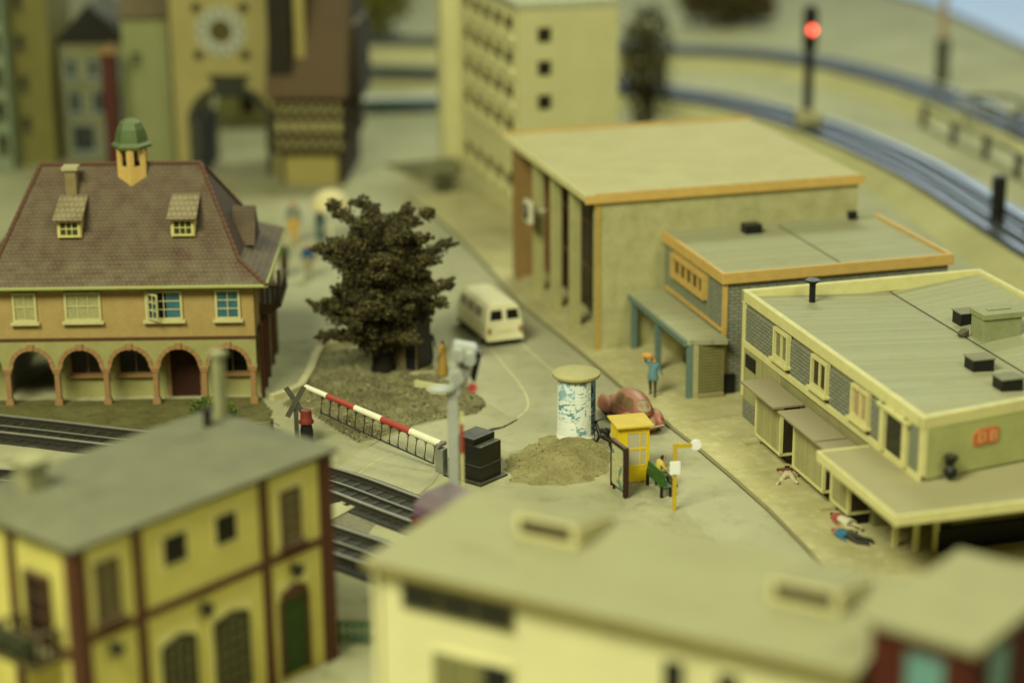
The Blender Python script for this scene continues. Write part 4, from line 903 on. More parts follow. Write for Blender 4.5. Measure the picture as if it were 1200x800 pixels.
def fg_white():
    A = Vector((-3.95, 49.38, 0)); a = R(-29.8)
    t = thing('white_depot', 'cream house with a wide flat grey roof and two skylights in the foreground', 'building', A, a)
    L, D, zt = 13.3, 5.6, 7.0
    M_w = pm('pale_cream_render', C(222, 215, 160), .85, .1, .5, .2, 6, dust=.1)
    b = MB(); b.box(.35, L, .3, D-.2, 0, zt-.2); b.build('wall', M_w, t)
    b = MB(); b.box(0, L+.3, 0, D, zt-.2, zt); rf = b.build('roof', M_roofH, t)
    b = MB(); b.box(-.02, L+.3, -.06, -.002, zt-.22, zt-.01); b.build('fascia', pm('roof_edge', C(142, 132, 82), .8, .15, 1, .1), rf)
    FW = wall_M((0, .3, 0), 0)
    window(t, FW, 1.0, 4.4, 5.75, 6.5, pm('olive_frame', C(120, 112, 68), .7, .15, 2, .1), M_glassD, 3, 1, .07, .05, False, name='strip_window')
    q = MB(); q.box(1.9, 4.35, .2, .298, 2.0, 4.85); q.build('door_frame', M_w, t)
    d = MB(); d.box(2.0, 3.5, .15, .199, 2.0, 4.75); d.build('garage_door', pm('ribbed_olive', C(136, 132, 82), .7, .15, 2, .3, grid=('board', .3, 40, .03, C(90, 86, 50), 'bz')), t)
    d = MB(); d.box(3.55, 4.3, .15, .2, 2.0, 4.75); d.build('unlit_gap_sheet', M_black, t)  # black slab in place of the unlit space inside the doorway
    b = MB(); b.box(-.0, .2, .4, 1.0, 3, zt-.25); b.build('pipe_box', M_w, t)
    for x in (8.5, 9.95):
        window(t, FW, x, x+.72, 5.1, 6.15, M_w, M_glassD, 1, 1, .08, .05, False)
    M_sk = pm('skylight_cream', C(206, 198, 142), .8, .12, 1, .1)
    for x0, y0, w, d_ in ((2.75, 3.2, 1.9, 2.2), (10.3, 2.6, 1.9, 2.2)):
        b = MB(); b.solid([(x0, y0, zt+.002), (x0, y0, zt+.66), (x0, y0+d_, zt+.22), (x0, y0+d_, zt+.002)], (w, 0, 0)); sk = b.build('skylight', M_sk, rf, bevel=.04)
        b = MB(); b.solid([(x0+.12, y0+.1, zt+.645), (x0+w-.12, y0+.1, zt+.645), (x0+w-.12, y0+d_-.05, zt+.235), (x0+.12, y0+d_-.05, zt+.235)], (0, 0, .05)); b.build('lid', M_roofH, sk)
        b = MB(); b.box(x0+.2, x0+w-.2, y0-.05, y0-.002, zt+.26, zt+.56); b.build('pane', pm('brown_glass', C(58, 48, 28), .4, .2, 2, .1, dust=0), sk)
fg_white()

def fg_brown():
    zt = 8.2
    N = G(1143, 760, zt); Lf = G(1012, 722, zt); a = math.atan2(N.y-Lf.y, N.x-Lf.x)
    t = thing('brown_corner_house', 'dark red-brown house corner with teal windows and grey roof at the lower frame edge', 'house', (Lf.x, Lf.y, 0), a)
    L = (N-Lf).length; D = 4.6
    mb = pm('dark_red_boards', C(84, 34, 20), .75, .2, 1, .3, grid=('board', .22, 40, .015, C(48, 20, 12), 'bz'))
    b = MB(); b.box(.15, L-.15, .15, D-.15, 0, zt-.16); b.build('wall', mb, t)
    b = MB(); b.box(0, L+.1, -.05, D+.3, zt-.16, zt); b.build('roof', M_roofH, t)
    teal = pm('teal_pane', C(104, 148, 140), .35, .2, 2, .05, dust=0); br = mb
    window(t, wall_M((0, .15, 0), 0), 1.0, 2.1, 6.3, 7.7, M_timber, teal, 1, 1, .08, .06, False)
    window(t, wall_M((L-.15, 0, 0), R(90)), 1.0, 2.2, 6.3, 7.7, M_timber, teal, 1, 1, .08, .06, False)
fg_brown()
# ------------------------------------------------------------------ level crossing
def barrier():
    P, T = Vector((-2.78, 73.75, 1.15)), Vector((-8.28, 77.75, 2.16))
    d = T-P; L = d.length; ang = math.atan2(d.y, d.x); el = math.asin(d.z/L)
    t = thing('crossing_barrier', 'red and white crossing barrier with hanging wire fringe and black counterweight box', 'barrier', (P.x, P.y, 0), ang)
    Mx = Matrix.Translation((0, 0, P.z)) @ Matrix.Rotation(-el, 4, 'Y')
    ends = [0, .215, .425, .625, .835, 1.0]
    b = MB(); b.M = Mx
    for i in range(5):
        r0, r1 = .15-.05*ends[i], .15-.05*ends[i+1]
        b.tube([(L*ends[i], 0, 0), (L*ends[i+1], 0, 0)], [r0, r1], 12, i % 2)
    b.ell((L, 0, 0), (.05, .1, .1), 10, 6, 0)
    bm_ = b.build('boom', [M_white, M_red], t, smooth=True)
    wire = pm('black_wire', C(34, 32, 26), .5, .2, 4, .1, dust=.12)
    b = MB(); b.M = Mx; n = 14
    hh = lambda x: -.92+.12*(x/L)
    for i in range(n):
        x = .25+(L-1.15)*i/(n-1); w = rng.uniform(-.03, .03)
        b.tube([(x, 0, -.12), (x+w, .01, -.5), (x, 0, hh(x))], .018, 5)
        for zz, rr_ in ((hh(x)+.07, .07), (-.2, .06)):
            b.tube([(x+rr_*math.cos(k*PI/3), .0+.01*k, zz+rr_*math.sin(k*PI/3)) for k in range(6)], .016, 4)
        b.tube([(x-.1, 0, -.16), (x+.1, 0, -.2)], .018, 4)
    b.tube([(.22, 0, hh(.22)), (L*.5, 0, hh(L*.5)-.02), (L-.85, 0, hh(L-.85))], .035, 6)
    b.build('wire_fringe', wire, bm_)
    b = MB(); b.box(-.22, .16, -.16, .16, 0, 1.0); b.tube([(-.03, -.24, P.z), (-.03, .24, P.z)], .1, 10); b.build('pivot_stand', M_metal, t, bevel=.02)
    b = MB(); b.M = Matrix.Translation((-1.32, -.45, 0)) @ Matrix.Rotation(R(-4), 4, 'Z') @ Matrix.Diagonal((1.12, 1.12, 1.08, 1))
    b.box(-.7, .7, -.55, .55, .08, 1.38); b.box(-.42, .42, -.56, .56, 1.38, 1.62); b.box(-.85, .85, -.72, .72, 0, .079); b.box(-.74, .74, -.59, .59, .6, .66)
    b.build('counterweight_box', pm('gloss_black', C(24, 23, 19), .4, .3, 3, .15, spec=.45, dust=.22), t, bevel=.04)
barrier()
b = MB()
t = thing('saltire_sign', 'dark grey diagonal cross sign on a pole left of the barrier tip', 'sign', (-8.66, 77.25, 0), R(8))
gm = pm('weathered_grey', C(84, 82, 66), .7, .25, 4, .2)
b = MB(); b.box(-.09, .09, -.05, .05, 0, 1.45); b.build('pole', gm, t)
b = MB()
for s in (-1, 1):
    b.M = Matrix.Translation((0, -.07-.012*s, 1.72)) @ Matrix.Rotation(R(30)*s, 4, 'Y'); b.box(-.105, .105, -.02, .02, -.7, .72)
b.build('cross', gm, t)
t = thing('lantern_post', 'short black post with a red tapered lantern cap beside the diagonal cross', 'post', (-8.23, 76.95, 0))
b = MB(); b.lathe([(.2, 0), (.26, .05), (.26, .6), (.22, .8), (.2, .95)], 14); b.build('body', M_black, t, smooth=True)
b = MB(); b.lathe([(.3, .92), (.31, .98), (.24, 1.08), (.22, 1.38), (.2, 1.46), (.02, 1.47)], 14); b.build('cap', pm('dark_red_cap', C(120, 44, 30), .6, .25, 4, .1, dust=.3), t, smooth=True)

def light_signal():
    t = thing('railway_signal', 'grey railway light signal with hooded lamps on a tall mast before the barrier', 'signal', (-1.98, 66, 0), R(6))
    gr = pm('signal_grey', C(170, 172, 156), .5, .15, 3, .1, spec=.4, dust=.2)
    b = MB(); b.box(-.24, .12, -.16, .16, 0, 6.0); b.box(-.35, .35, -.3, .3, 0, .5); b.build('mast', gr, t, bevel=.04)
    Mh = Matrix.Translation((.22, 0, 6.75)) @ Matrix.Rotation(R(13), 4, 'Y') @ Matrix.Scale(1.14, 4) @ Matrix.Translation((-.25, 0, -6.75))
    b = MB(); b.M = Mh; b.box(-.12, .62, -.25, .3, 7.0, 7.55); b.box(-.05, .55, -.2, .25, 6.4, 6.92); b.box(.05, .45, -.08, .2, 6.05, 7.3); hd = b.build('lamp_head', gr, t, bevel=.11, seg=3)
    for x, z in ((.06, 7.3), (.42, 7.26), (.2, 6.62)):
        b = MB(); b.M = Mh; b.tube([(x, -.2, z), (x-.04, -.5, z-.06)], [.18, .21], 12); b.build('lamp_hood', gr, hd, smooth=True)
    b = MB(); b.M = Mh; b.box(.63, .74, -.28, .3, 6.5, 7.4); b.build('back_board', M_black, hd)
    b = MB(); b.lathe([(.44, 5.98), (.5, 6.02), (.5, 6.1), (.4, 6.12)], 18, (-.42, -.05, 0), sq=.7); b.build('platform', gr, t)
    b = MB(); b.tube([(.0, -.1, 5.7), (.4, -.1, 6.3)], .08, 8); b.build('bracket', gr, t)
    b = MB(); b.lathe([(.16, -.32), (.16, -.2)], 14, (.6, 0, 6.12), ax='y'); b.build('red_disc', pm('pinkish_red', C(186, 76, 70), .5, .15, 3, .1, dust=.1), t)
    b = MB(); b.box(.16, .28, -.05, .0, 1.8, 5.2); b.build('mast_board', M_cream, t)
    b = MB(); b.box(.18, .29, -.075, -.055, 3.7, 4.75); b.build('red_plate', M_red, t)
light_signal()

# ------------------------------------------------------------------ railcar on the second track
def railcar():
    t = thing('railcar', 'maroon railcar with a purple roof half hidden by the cream house roof', 'railcar', (-2.65, 64.0, .22), R(-42))
    mm = pm('maroon_paint', C(86, 26, 22), .5, .2, 1, .1, spec=.4, dust=.1)
    b = MB(); b.box(0, 8, -1.2, 1.2, .5, 2.35); b.build('body', mm, t, bevel=.12, seg=3)
    b = MB(); b.solid([(0, -1.15, 2.35), (0, -1.05, 2.75), (0, -.6, 3.02), (0, .6, 3.02), (0, 1.05, 2.75), (0, 1.15, 2.35)], (1.7, 0, 0)); b.build('roof', pm('purple_roof', C(98, 76, 92), .5, .25, 1, .1, spec=.4, dust=.25), t, bevel=.1, seg=3)
    b = MB(); b.solid([(1.71, -1.15, 2.35), (1.71, -1.05, 2.8), (1.71, -.6, 3.05), (1.71, .6, 3.05), (1.71, 1.05, 2.8), (1.71, 1.15, 2.35)], (.4, 0, 0)); b.build('roof_band', M_red, t, bevel=.06)
    b = MB(); b.solid([(2.12, -1.15, 2.35), (2.12, -1.05, 2.75), (2.12, -.6, 3.02), (2.12, .6, 3.02), (2.12, 1.05, 2.75), (2.12, 1.15, 2.35)], (5.8, 0, 0)); b.build('rear_roof', pm('pale_blue_roof', C(176, 182, 188), .4, .1, 1, .1, spec=.5, dust=.1), t, bevel=.1, seg=3)
    for y in (-.62, .62): b = MB(); b.box(-.03, .02, y-.42, y+.42, 1.5, 2.15); b.build('end_window', M_glassD, t)
    for i in range(6): b = MB(); b.box(.6+1.2*i, 1.5+1.2*i, -1.23, -1.19, 1.5, 2.15); b.build('side_window', M_glassD, t)
    for x in (1.3, 6.7):
        for y in (-.75, .75):
            b = MB(); b.lathe([(.42, -.08), (.42, .08)], 18, (x, y, .42-.1), ax='y'); b.build('wheel', M_black, t)
railcar()

# ------------------------------------------------------------------ tree
def dark_tree():
    p = G(450, 437); t = thing('dark_tree', 'dark brown-green dried moss tree with ragged crown on the island', 'tree', (p.x-.05, p.y, .05)); t.scale = (1.0, 1.0, .95)
    r = random.Random(11)
    bark = pm('dark_bark', C(34, 30, 20), .9, .3, 4, .8, 10, dust=.1)
    b = MB(); b.tube([(0, 0, -.1), (.04, 0, .4), (-.02, .05, 1.4), (.05, 0, 2.8), (0, 0, 5.2), (.0, 0, 7.0)], [.62, .5, .46, .42, .26, .1], 10)
    tips = []
    # limbs: (azimuth, start height, length, rise)
    spec = []
    for i in range(64):
        az = i*2.399; h = 1.5+5.3*((i*7) % 64)/64
        ln = 2.5*(1-.12*abs((h-3.9)/3.0))*r.uniform(.7, 1.02)
        spec.append((az, h, ln, r.uniform(-.1, .9)))
    spec += [(.25, 4.6, 3.3, 1.3), (.05, 3.4, 3.1, .9), (2.9, 4.5, 2.85, 1.0), (3.05, 2.4, 2.8, .7), (3.3, 5.2, 2.4, 1.6), (2.6, 6.2, 1.5, 1.9), (2.2, 6.0, 1.0, 2.0), (.9, 5.9, 2.1, 1.4), (.4, 6.0, 2.4, 1.2), (6.1, 2.2, 2.7, .3), (3.5, 1.9, 2.5, .2), (5.6, 2.0, 2.2, -.1), (4.2, 1.9, 2.3, 0)]
    clumps = []
    def limb(az, h, ln, rise, fat):
        d = Vector((math.cos(az), math.sin(az), 0)); side = Vector((-d.y, d.x, 0)); pts = []
        w1, w2 = r.uniform(-.35, .35), r.uniform(-.25, .25)
        for k in range(6):
            u = k/5; pts.append(Vector((0, 0, h)) + d*ln*u + side*w1*math.sin(u*2.5) + Vector((0, 0, rise*u**1.3+w2*math.sin(u*3)*.6)))
        b.tube(pts, [.16, .13, .1, .08, .05, .02], 6)
        return pts, d, side
    # lobes: each limb carries a few foamy masses, with twig spikes past the last one
    for z_ in (1.35, 1.7, 2.1, 2.5, 2.9, 3.6, 4.3, 5.0, 5.7, 6.3):
        for q in range(2): clumps.append((Vector((r.gauss(0, .55), r.gauss(0, .55), z_)), r.uniform(.6, .85), 1))
    for i in range(38):
        az = i*2.399+r.uniform(-.3, .3); h = 1.2+4.6*((i*11) % 38)/38
        ln = r.uniform(1.35, 2.0); rise = r.uniform(.3, 1.5)
        pts, d, side = limb(az, h, ln, rise, 1)
        for k in (2, 3, 4, 5):
            clumps.append((pts[k]+Vector((r.gauss(0, .2), r.gauss(0, .2), .12)), r.uniform(.5, .86)*(1-.06*k), 1))
        for q in range(2 if i % 3 else 1):
            dd = (d+side*r.uniform(-.8, .8)+Vector((0, 0, r.uniform(-.1, .9)))).normalized(); e = pts[-1]; n_ = r.uniform(.45, .8)
            b.tube([e, e+dd*n_], [.04, .015], 5)
            for u in (.35, .6, .8, 1.0): clumps.append((e+dd*n_*u+Vector((r.gauss(0, .05), r.gauss(0, .05), 0)), .26-.15*u, 0))
    for az, h, ln, rise in ((.2, 4.6, 2.9, 1.2), (.05, 3.2, 2.8, 1.0), (-.1, 2.4, 2.5, .9), (2.95, 4.7, 2.6, 1.2), (3.1, 2.3, 2.7, .9), (3.25, 3.2, 2.2, .3), (2.7, 5.8, 2.0, 1.9), (2.3, 6.2, 1.3, 1.6), (.9, 5.9, 1.6, 1.5), (.45, 5.7, 2.1, 1.5), (4.3, 5.6, 1.2, 1.7), (3.4, 1.7, 2.3, .2), (5.4, 2.0, 2.1, .0)):
        pts, d, side = limb(az, h, ln, rise, 1)
        for k, rad in ((2, .58), (3, .5), (4, .42), (5, .34)): clumps.append((pts[k]+Vector((r.gauss(0, .1), r.gauss(0, .1), .05)), rad, 1))
        for q in range(3):
            e = pts[4 if q == 2 else 5]; dd = (d+side*r.uniform(-.9, .9)+Vector((0, 0, r.uniform(-.2, .9)))).normalized(); n_ = r.uniform(.3, .6)
            for u in (.4, .7, 1.0): clumps.append((e+dd*n_*u, .2-.1*u, 0))
    b.build('trunk', bark, t, smooth=True)
    cr = MB()
    for c, s, big in clumps:
        for q in range(int(80+820*s*s) if big else 26):
            dv = Vector((r.gauss(0, 1), r.gauss(0, 1), r.gauss(0, 1))).normalized()
            kk = 1+.6*mnoise.noise((c+dv*s)*2.2)+.3*mnoise.noise((c+dv*s)*6)
            o = c+Vector((dv.x, dv.y, dv.z*.78))*s*kk*(r.random()**.22)
            n = (dv+Vector((r.gauss(0, .6), r.gauss(0, .6), r.gauss(0, .6)))).normalized(); a = n.orthogonal().normalized(); e = n.cross(a)
            k = r.uniform(.035, .095)
            vs = [o+a*k*r.uniform(.7, 1.2), o+(e-a*.4)*k*r.uniform(.6, 1.2), o+(-a-e*.2)*k*r.uniform(.6, 1.1), o+(-e*.9+a*.3)*k*r.uniform(.6, 1.2), o+n*k*r.uniform(.4, 1.1)]
            cr._add(vs, [(0,1,4), (1,2,4), (2,3,4), (3,0,4), (3,2,1,0)], 0 if r.random() < .62 else 1)
    mA = pm('moss_dark', C(50, 46, 23), .95, .3, 1.5, .2, dust=.12, dark=C(40, 32, 18)); mB = pm('moss_highlight', C(100, 90, 44), .95, .3, 1.5, .2, dust=.15, dark=C(62, 50, 26))  # lighter flakes carry the crown's highlights in their colour
    cr.build('crown', [mA, mB], t)
dark_tree()

def bushy(name, label, loc, w, h, n, cols, seed, cat='bush', trunk=False):
    r = random.Random(seed); t = thing(name, label, cat, loc); cr = MB()
    if trunk:
        b = MB(); b.tube([(0, 0, -.1), (.1, 0, h*.3), (0, 0, h*.75)], [.35, .28, .1], 8); b.build('trunk', pm('far_bark', C(70, 54, 34), .9, .2, 2, .3), t)
    for i in range(n):
        dv = Vector((r.gauss(0, 1), r.gauss(0, 1), r.gauss(0, 1))).normalized()*r.random()**.4
        lump = 1+.28*mnoise.noise(dv*2.2+Vector((seed, 0, 0)))
        o = Vector((dv.x*w[0]*lump, dv.y*w[1]*lump, h*.5+dv.z*h*.5*lump)); 
        if o.z < .05: o.z = abs(o.z)+.05
        s = r.uniform(.08, .2)*max(w[0], .8)*.5
        nv = Vector((r.gauss(0, 1), r.gauss(0, 1), r.gauss(0, 1))).normalized(); a = nv.orthogonal().normalized(); e = nv.cross(a)
        cr._add([o+a*s, o+e*s, o-a*s, o-e*s, o+nv*s*.6], [(0,1,4), (1,2,4), (2,3,4), (3,0,4), (3,2,1,0)], r.randrange(len(cols)))
    cr.build('crown' if trunk else 'foliage', [pm('leaf_%d_%d_%d' % (c[0], c[1], c[2]), C(*c), .9, .25, 1, .2, dust=.05) for c in cols], t)
bushy('background_tree', 'dark green tree just right of the tall cream block', (9.3, 139.0, 0), (2.0, 2.0), 8.8, 1900, [(62, 60, 30), (88, 82, 36), (40, 38, 22)], 3, 'tree', True)
bushy('background_tree', 'yellow-green tree at the top edge above the half-timbered roof', (-11.6, 181, 0), (3.0, 3.0), 6.5, 1500, [(124, 120, 40), (98, 96, 36)], 5, 'tree', True)
bushy('background_tree', 'dark brown tree at the top edge left of the red signal', (19.8, 184.0, 0), (4.5, 3.0), 6.0, 1500, [(72, 60, 30), (94, 84, 40)], 6, 'tree', True)
p = G(521, 226); bushy('shrub', 'small dark shrub at the far foot of the cream block', (p.x, p.y, 0), (.8, .8), 1.3, 500, [(54, 56, 34), (80, 78, 46)], 8)
bushy('hedge_bush', 'green mossy bush in front of the arcaded house behind the grey roof', (-12.3, 79.2, 0), (1.0, .5), 1.25, 1100, [(98, 116, 40), (74, 90, 32)], 9)

# ------------------------------------------------------------------ kiosk under the tree
p = G(484, 437); t = thing('kiosk', 'narrow dark kiosk with beige side standing under the dark tree', 'kiosk', (p.x, p.y+.6, .05), R(-32))
b = MB(); b.box(-.7, .55, -.55, .55, .0, 2.45); b.build('body', pm('kiosk_beige', C(150, 134, 90), .8, .2, 2, .2), t)
b = MB(); b.box(.56, .6, -.5, .5, .15, 2.35); b.box(.0, .5, -.585, -.551, .1, 2.35); b.build('window_panel', pm('navy_panel', C(34, 36, 40), .45, .2, 2, .1, dust=0), t)
b = MB(); b.box(-.85, .75, -.72, .72, 2.46, 2.62); b.build('roof', M_black, t, bevel=.02)
b = MB(); b.box(-.75, .7, -.62, .62, -.05, .08); b.build('base', M_pave, t)

# ------------------------------------------------------------------ poster column
def column():
    p = G(676, 513, .28); t = thing('poster_column', 'round white advertising column with blue printed posters and flat stone cap', 'advertising column', (p.x, p.y+.7, .22))
    b = MB(); b.lathe([(.80, -.3), (.80, .02), (.77, .05), (.755, 2.42)], 40); b.build('shaft', pm('white_shaft', C(226, 228, 208), .7, .06, 2, .08, dust=0), t, smooth=True)
    b = MB(); b.lathe([(.80, 2.4), (.93, 2.44), (.97, 2.5), (.96, 2.58), (.86, 2.64), (.4, 2.74), (.02, 2.76)], 40); b.build('cap', pm('stone_cap', C(180, 170, 116), .85, .18, 2, .35, 12), t, smooth=True)
    def poster(a0, a1, z0, z1, mat):
        q = MB(); n = 10; vs = []
        for i in range(n+1):
            a = R(a0+(a1-a0)*i/n)
            for rr_, z in ((.768, z0), (.762, z1), (.772, z1), (.780, z0)):
                vs.append((rr_*math.cos(a)*1.0, rr_*math.sin(a), z))
        fs = []
        for i in range(n):
            o = i*4
            for j in range(4): fs.append((o+j, o+(j+1) % 4, o+4+(j+1) % 4, o+4+j)[::-1])
        fs += [(0, 1, 2, 3), (n*4+3, n*4+2, n*4+1, n*4)]
        q._add(vs, fs); return q.build('poster', mat, t)
    ppr = C(232, 236, 218)
    # angles: -90 faces the camera
    poster(-158, -97, 1.62, 2.36, print_mat('poster_boats', C(150, 184, 190), C(226, 234, 226), C(34, 46, 44), (2.4, 2.4, 3), .46, 3.3))
    poster(-158, -97, .72, 1.58, print_mat('poster_waves', ppr, C(92, 146, 154), C(120, 160, 160), (1.6, 1.6, 5), .49, 1.2))
    poster(-158, -97, .12, .68, print_mat('poster_type', ppr, C(196, 206, 200), C(130, 150, 150), (1.6, 1.6, 5), .6, 5.1))
    poster(-95, -62, .12, 2.36, print_mat('poster_birds', ppr, C(120, 158, 164), C(84, 110, 114), (2.0, 2.0, 4.2), .5, 7.4))
    poster(-60, -44, .12, 2.36, print_mat('poster_people', ppr, C(186, 200, 196), C(120, 150, 156), (2.5, 2.5, 4), .52, 9.9))
    poster(-42, -8, 1.0, 2.36, print_mat('poster_blue', C(72, 128, 150), C(20, 24, 26), C(190, 206, 206), (1.4, 1.4, 2), .52, 2.4))
    poster(-42, -8, .12, .97, print_mat('poster_dark', C(40, 50, 52), C(74, 128, 146), C(206, 216, 210), (1.4, 1.4, 3), .5, 4.4))
column()

# ------------------------------------------------------------------ phone booth
def booth():
    p = G(752, 562); rz = R(12)
    t = thing('phone_booth', 'yellow telephone booth with glazed door and flat projecting roof', 'phone booth', (p.x-.44, p.y+.3, .03), rz)
    yl = pm('phone_yellow', C(232, 198, 24), .5, .12, 3, .08, spec=.4, dust=.12)
    b = MB(); w = .6
    for sx in (-1, 1):
        for sy in (-1, 1): b.box(sx*w-.07*(sx > 0)-.0*(sx < 0), sx*w+.07*(sx < 0), sy*w-.07*(sy > 0), sy*w+.07*(sy < 0), 0, 2.2)
    b.box(-w+.07, w-.07, -w, -w+.06, 0, .62); b.box(-w+.07, w-.07, -w, -w+.06, 2.02, 2.2); b.box(-w, -w+.06, -w+.07, w-.07, 0, 2.2); b.box(w-.06, w, -w+.07, w-.07, 0, 2.2); b.box(-w+.07, w-.07, w-.06, w, 0, 2.2)
    b.box(-w+.07, w-.07, -w+.06, w-.06, 0, .06); b.build('body', yl, t, bevel=.012)
    b = MB(); b.box(-.3, -.25, -w-.012, -w+.05, .62, 2.02); b.box(.46, .53, -w-.012, -w+.05, .62, 2.02); b.box(-.25, .46, -w-.011, -w+.05, 1.3, 1.38); b.box(.2, .25, -w-.0105, -w+.04, .68, 1.96)
    b.box(-.25, .46, -w-.011, -w+.05, .62, .68); b.box(-.25, .46, -w-.011, -w+.05, 1.96, 2.02); b.box(-w+.07, -.3, -w-.005, -w+.06, .62, 2.02); b.build('door', yl, t)
    b = MB(); b.box(-.25, .46, -w+.0, -w+.02, .68, 1.3); b.box(-.25, .46, -w+.001, -w+.019, 1.38, 1.96)
    t2 = NT('booth_glass_bright'); t2.b.inputs['Base Color'].default_value = C(214, 208, 170); t2.b.inputs['Roughness'].default_value = .15; t2.b.inputs['Alpha'].default_value = .6  # pale cream tint: the bright interior is put into the pane colour
    b.build('pane', t2.m, t)
    b = MB(); b.box(.0, .34, .0, .5, .9, 1.5); b.box(.1, .2, -.1, .0, 1.05, 1.35); b.build('telephone', pm('orange_phone', C(190, 120, 40), .5, .15, 3, .1, dust=0), t)
    b = MB(); b.box(-.72, .74, -.74, .72, 2.2, 2.28); b.build('roof', pm('dusty_yellow', C(214, 184, 50), .6, .12, 2, .1, dust=.3), t, bevel=.01)
booth()

# ------------------------------------------------------------------ notice board
def noticeboard():
    A = G(742, 592); B_ = G(717, 572); d = A-B_; a = math.atan2(d.y, d.x); L = 1.2
    t = thing('notice_board', 'framed notice board with pale map poster beside the phone booth', 'notice board', (B_.x, B_.y, .03), a)
    fm = pm('dark_brown_frame', C(60, 40, 30), .6, .2, 3, .1)
    b = MB(); b.box(-.02, 1.16, -.05, .1, 1.84, 1.98); b.box(1.12, 1.22, -.08, .12, .05, 1.98); b.box(-.05, .02, -.05, .1, .1, 1.98); b.box(.02, 1.12, .03, .1, .22, 1.85); b.build('frame', fm, t)
    b = MB(); b.box(.02, 1.11, -.02, .028, .24, 1.82); b.build('poster', print_mat('map_print', C(196, 190, 138), C(98, 130, 112), C(70, 92, 66), (1.5, 1.5, 1.2), .5, 6.2), t)
    for x in (.1, 1.05):
        b = MB(); b.box(x-.04, x+.04, 0, .08, 0, .3); b.build('leg', fm, t)
noticeboard()

# ------------------------------------------------------------------ stop sign pole
p = G(790, 598); t = thing('stop_sign', 'yellow stop pole with a white disc on its arm and a white timetable plate', 'stop sign', (p.x, p.y, .03), R(5))
ym = pm('pole_yellow', C(196, 164, 34), .5, .15, 4, .1, dust=.1)
wm = pm('bright_white', C(236, 236, 228), .5, .04, 3, .05, dust=0)
b = MB(); b.box(-.07, .07, -.05, .05, 0, 2.6); b.box(-.07, .62, -.045, .045, 2.42, 2.58); b.build('pole', ym, t, bevel=.01)
b = MB(); b.lathe([(.21, -.04), (.21, .04)], 20, (.76, 0, 2.5), ax='y'); b.build('disc', wm, t, bevel=.015)
b = MB(); b.box(-.2, .2, -.1, -.052, 1.4, 1.92); b.build('timetable_plate', wm, t, bevel=.03)

# ------------------------------------------------------------------ people
SK = C(206, 156, 108)
def pmat(c, name): return pm('cloth_%d_%d_%d' % tuple(c), C(*c), .8, .15, 6, .15, dust=.06)
M_skin = pm('painted_skin', SK, .6, .1, 6, .05, dust=.05)
STAND = dict(pelvis=(0,0,.93), waist=(0,.01,1.1), chest=(0,.01,1.32), neck=(0,0,1.47), skull=(0,.02,1.56), crown=(0,.01,1.69),
    lsh=(-.18,0,1.4), lel=(-.25,-.03,1.13), lwr=(-.26,.07,.9), lha=(-.26,.1,.82), rsh=(.18,0,1.4), rel=(.25,-.03,1.13), rwr=(.26,.07,.9), rha=(.26,.1,.82),
    lhi=(-.1,0,.88), lkn=(-.11,.03,.49), lan=(-.11,-.02,.08), lto=(-.12,.14,.04), rhi=(.1,0,.88), rkn=(.11,.03,.49), ran=(.11,-.02,.08), rto=(.12,.14,.04))
EDG = [('pelvis','waist'),('waist','chest'),('chest','neck'),('neck','skull'),('skull','crown'),('chest','lsh'),('lsh','lel'),('lel','lwr'),('lwr','lha'),('chest','rsh'),('rsh','rel'),('rel','rwr'),('rwr','rha'),
    ('pelvis','lhi'),('lhi','lkn'),('lkn','lan'),('lan','lto'),('pelvis','rhi'),('rhi','rkn'),('rkn','ran'),('ran','rto')]
RAD = dict(pelvis=.155, waist=.13, chest=.165, neck=.06, skull=.1, crown=.085, sh=.075, el=.05, wr=.036, ha=.04, hi=.105, kn=.07, an=.048, to=.042)
REG = dict(pelvis='bottom', waist='top', chest='top', neck='skin', skull='skin', crown='hair', sh='top', el='top', wr='top', ha='skin', hi='bottom', kn='bottom', an='bottom', to='shoes')
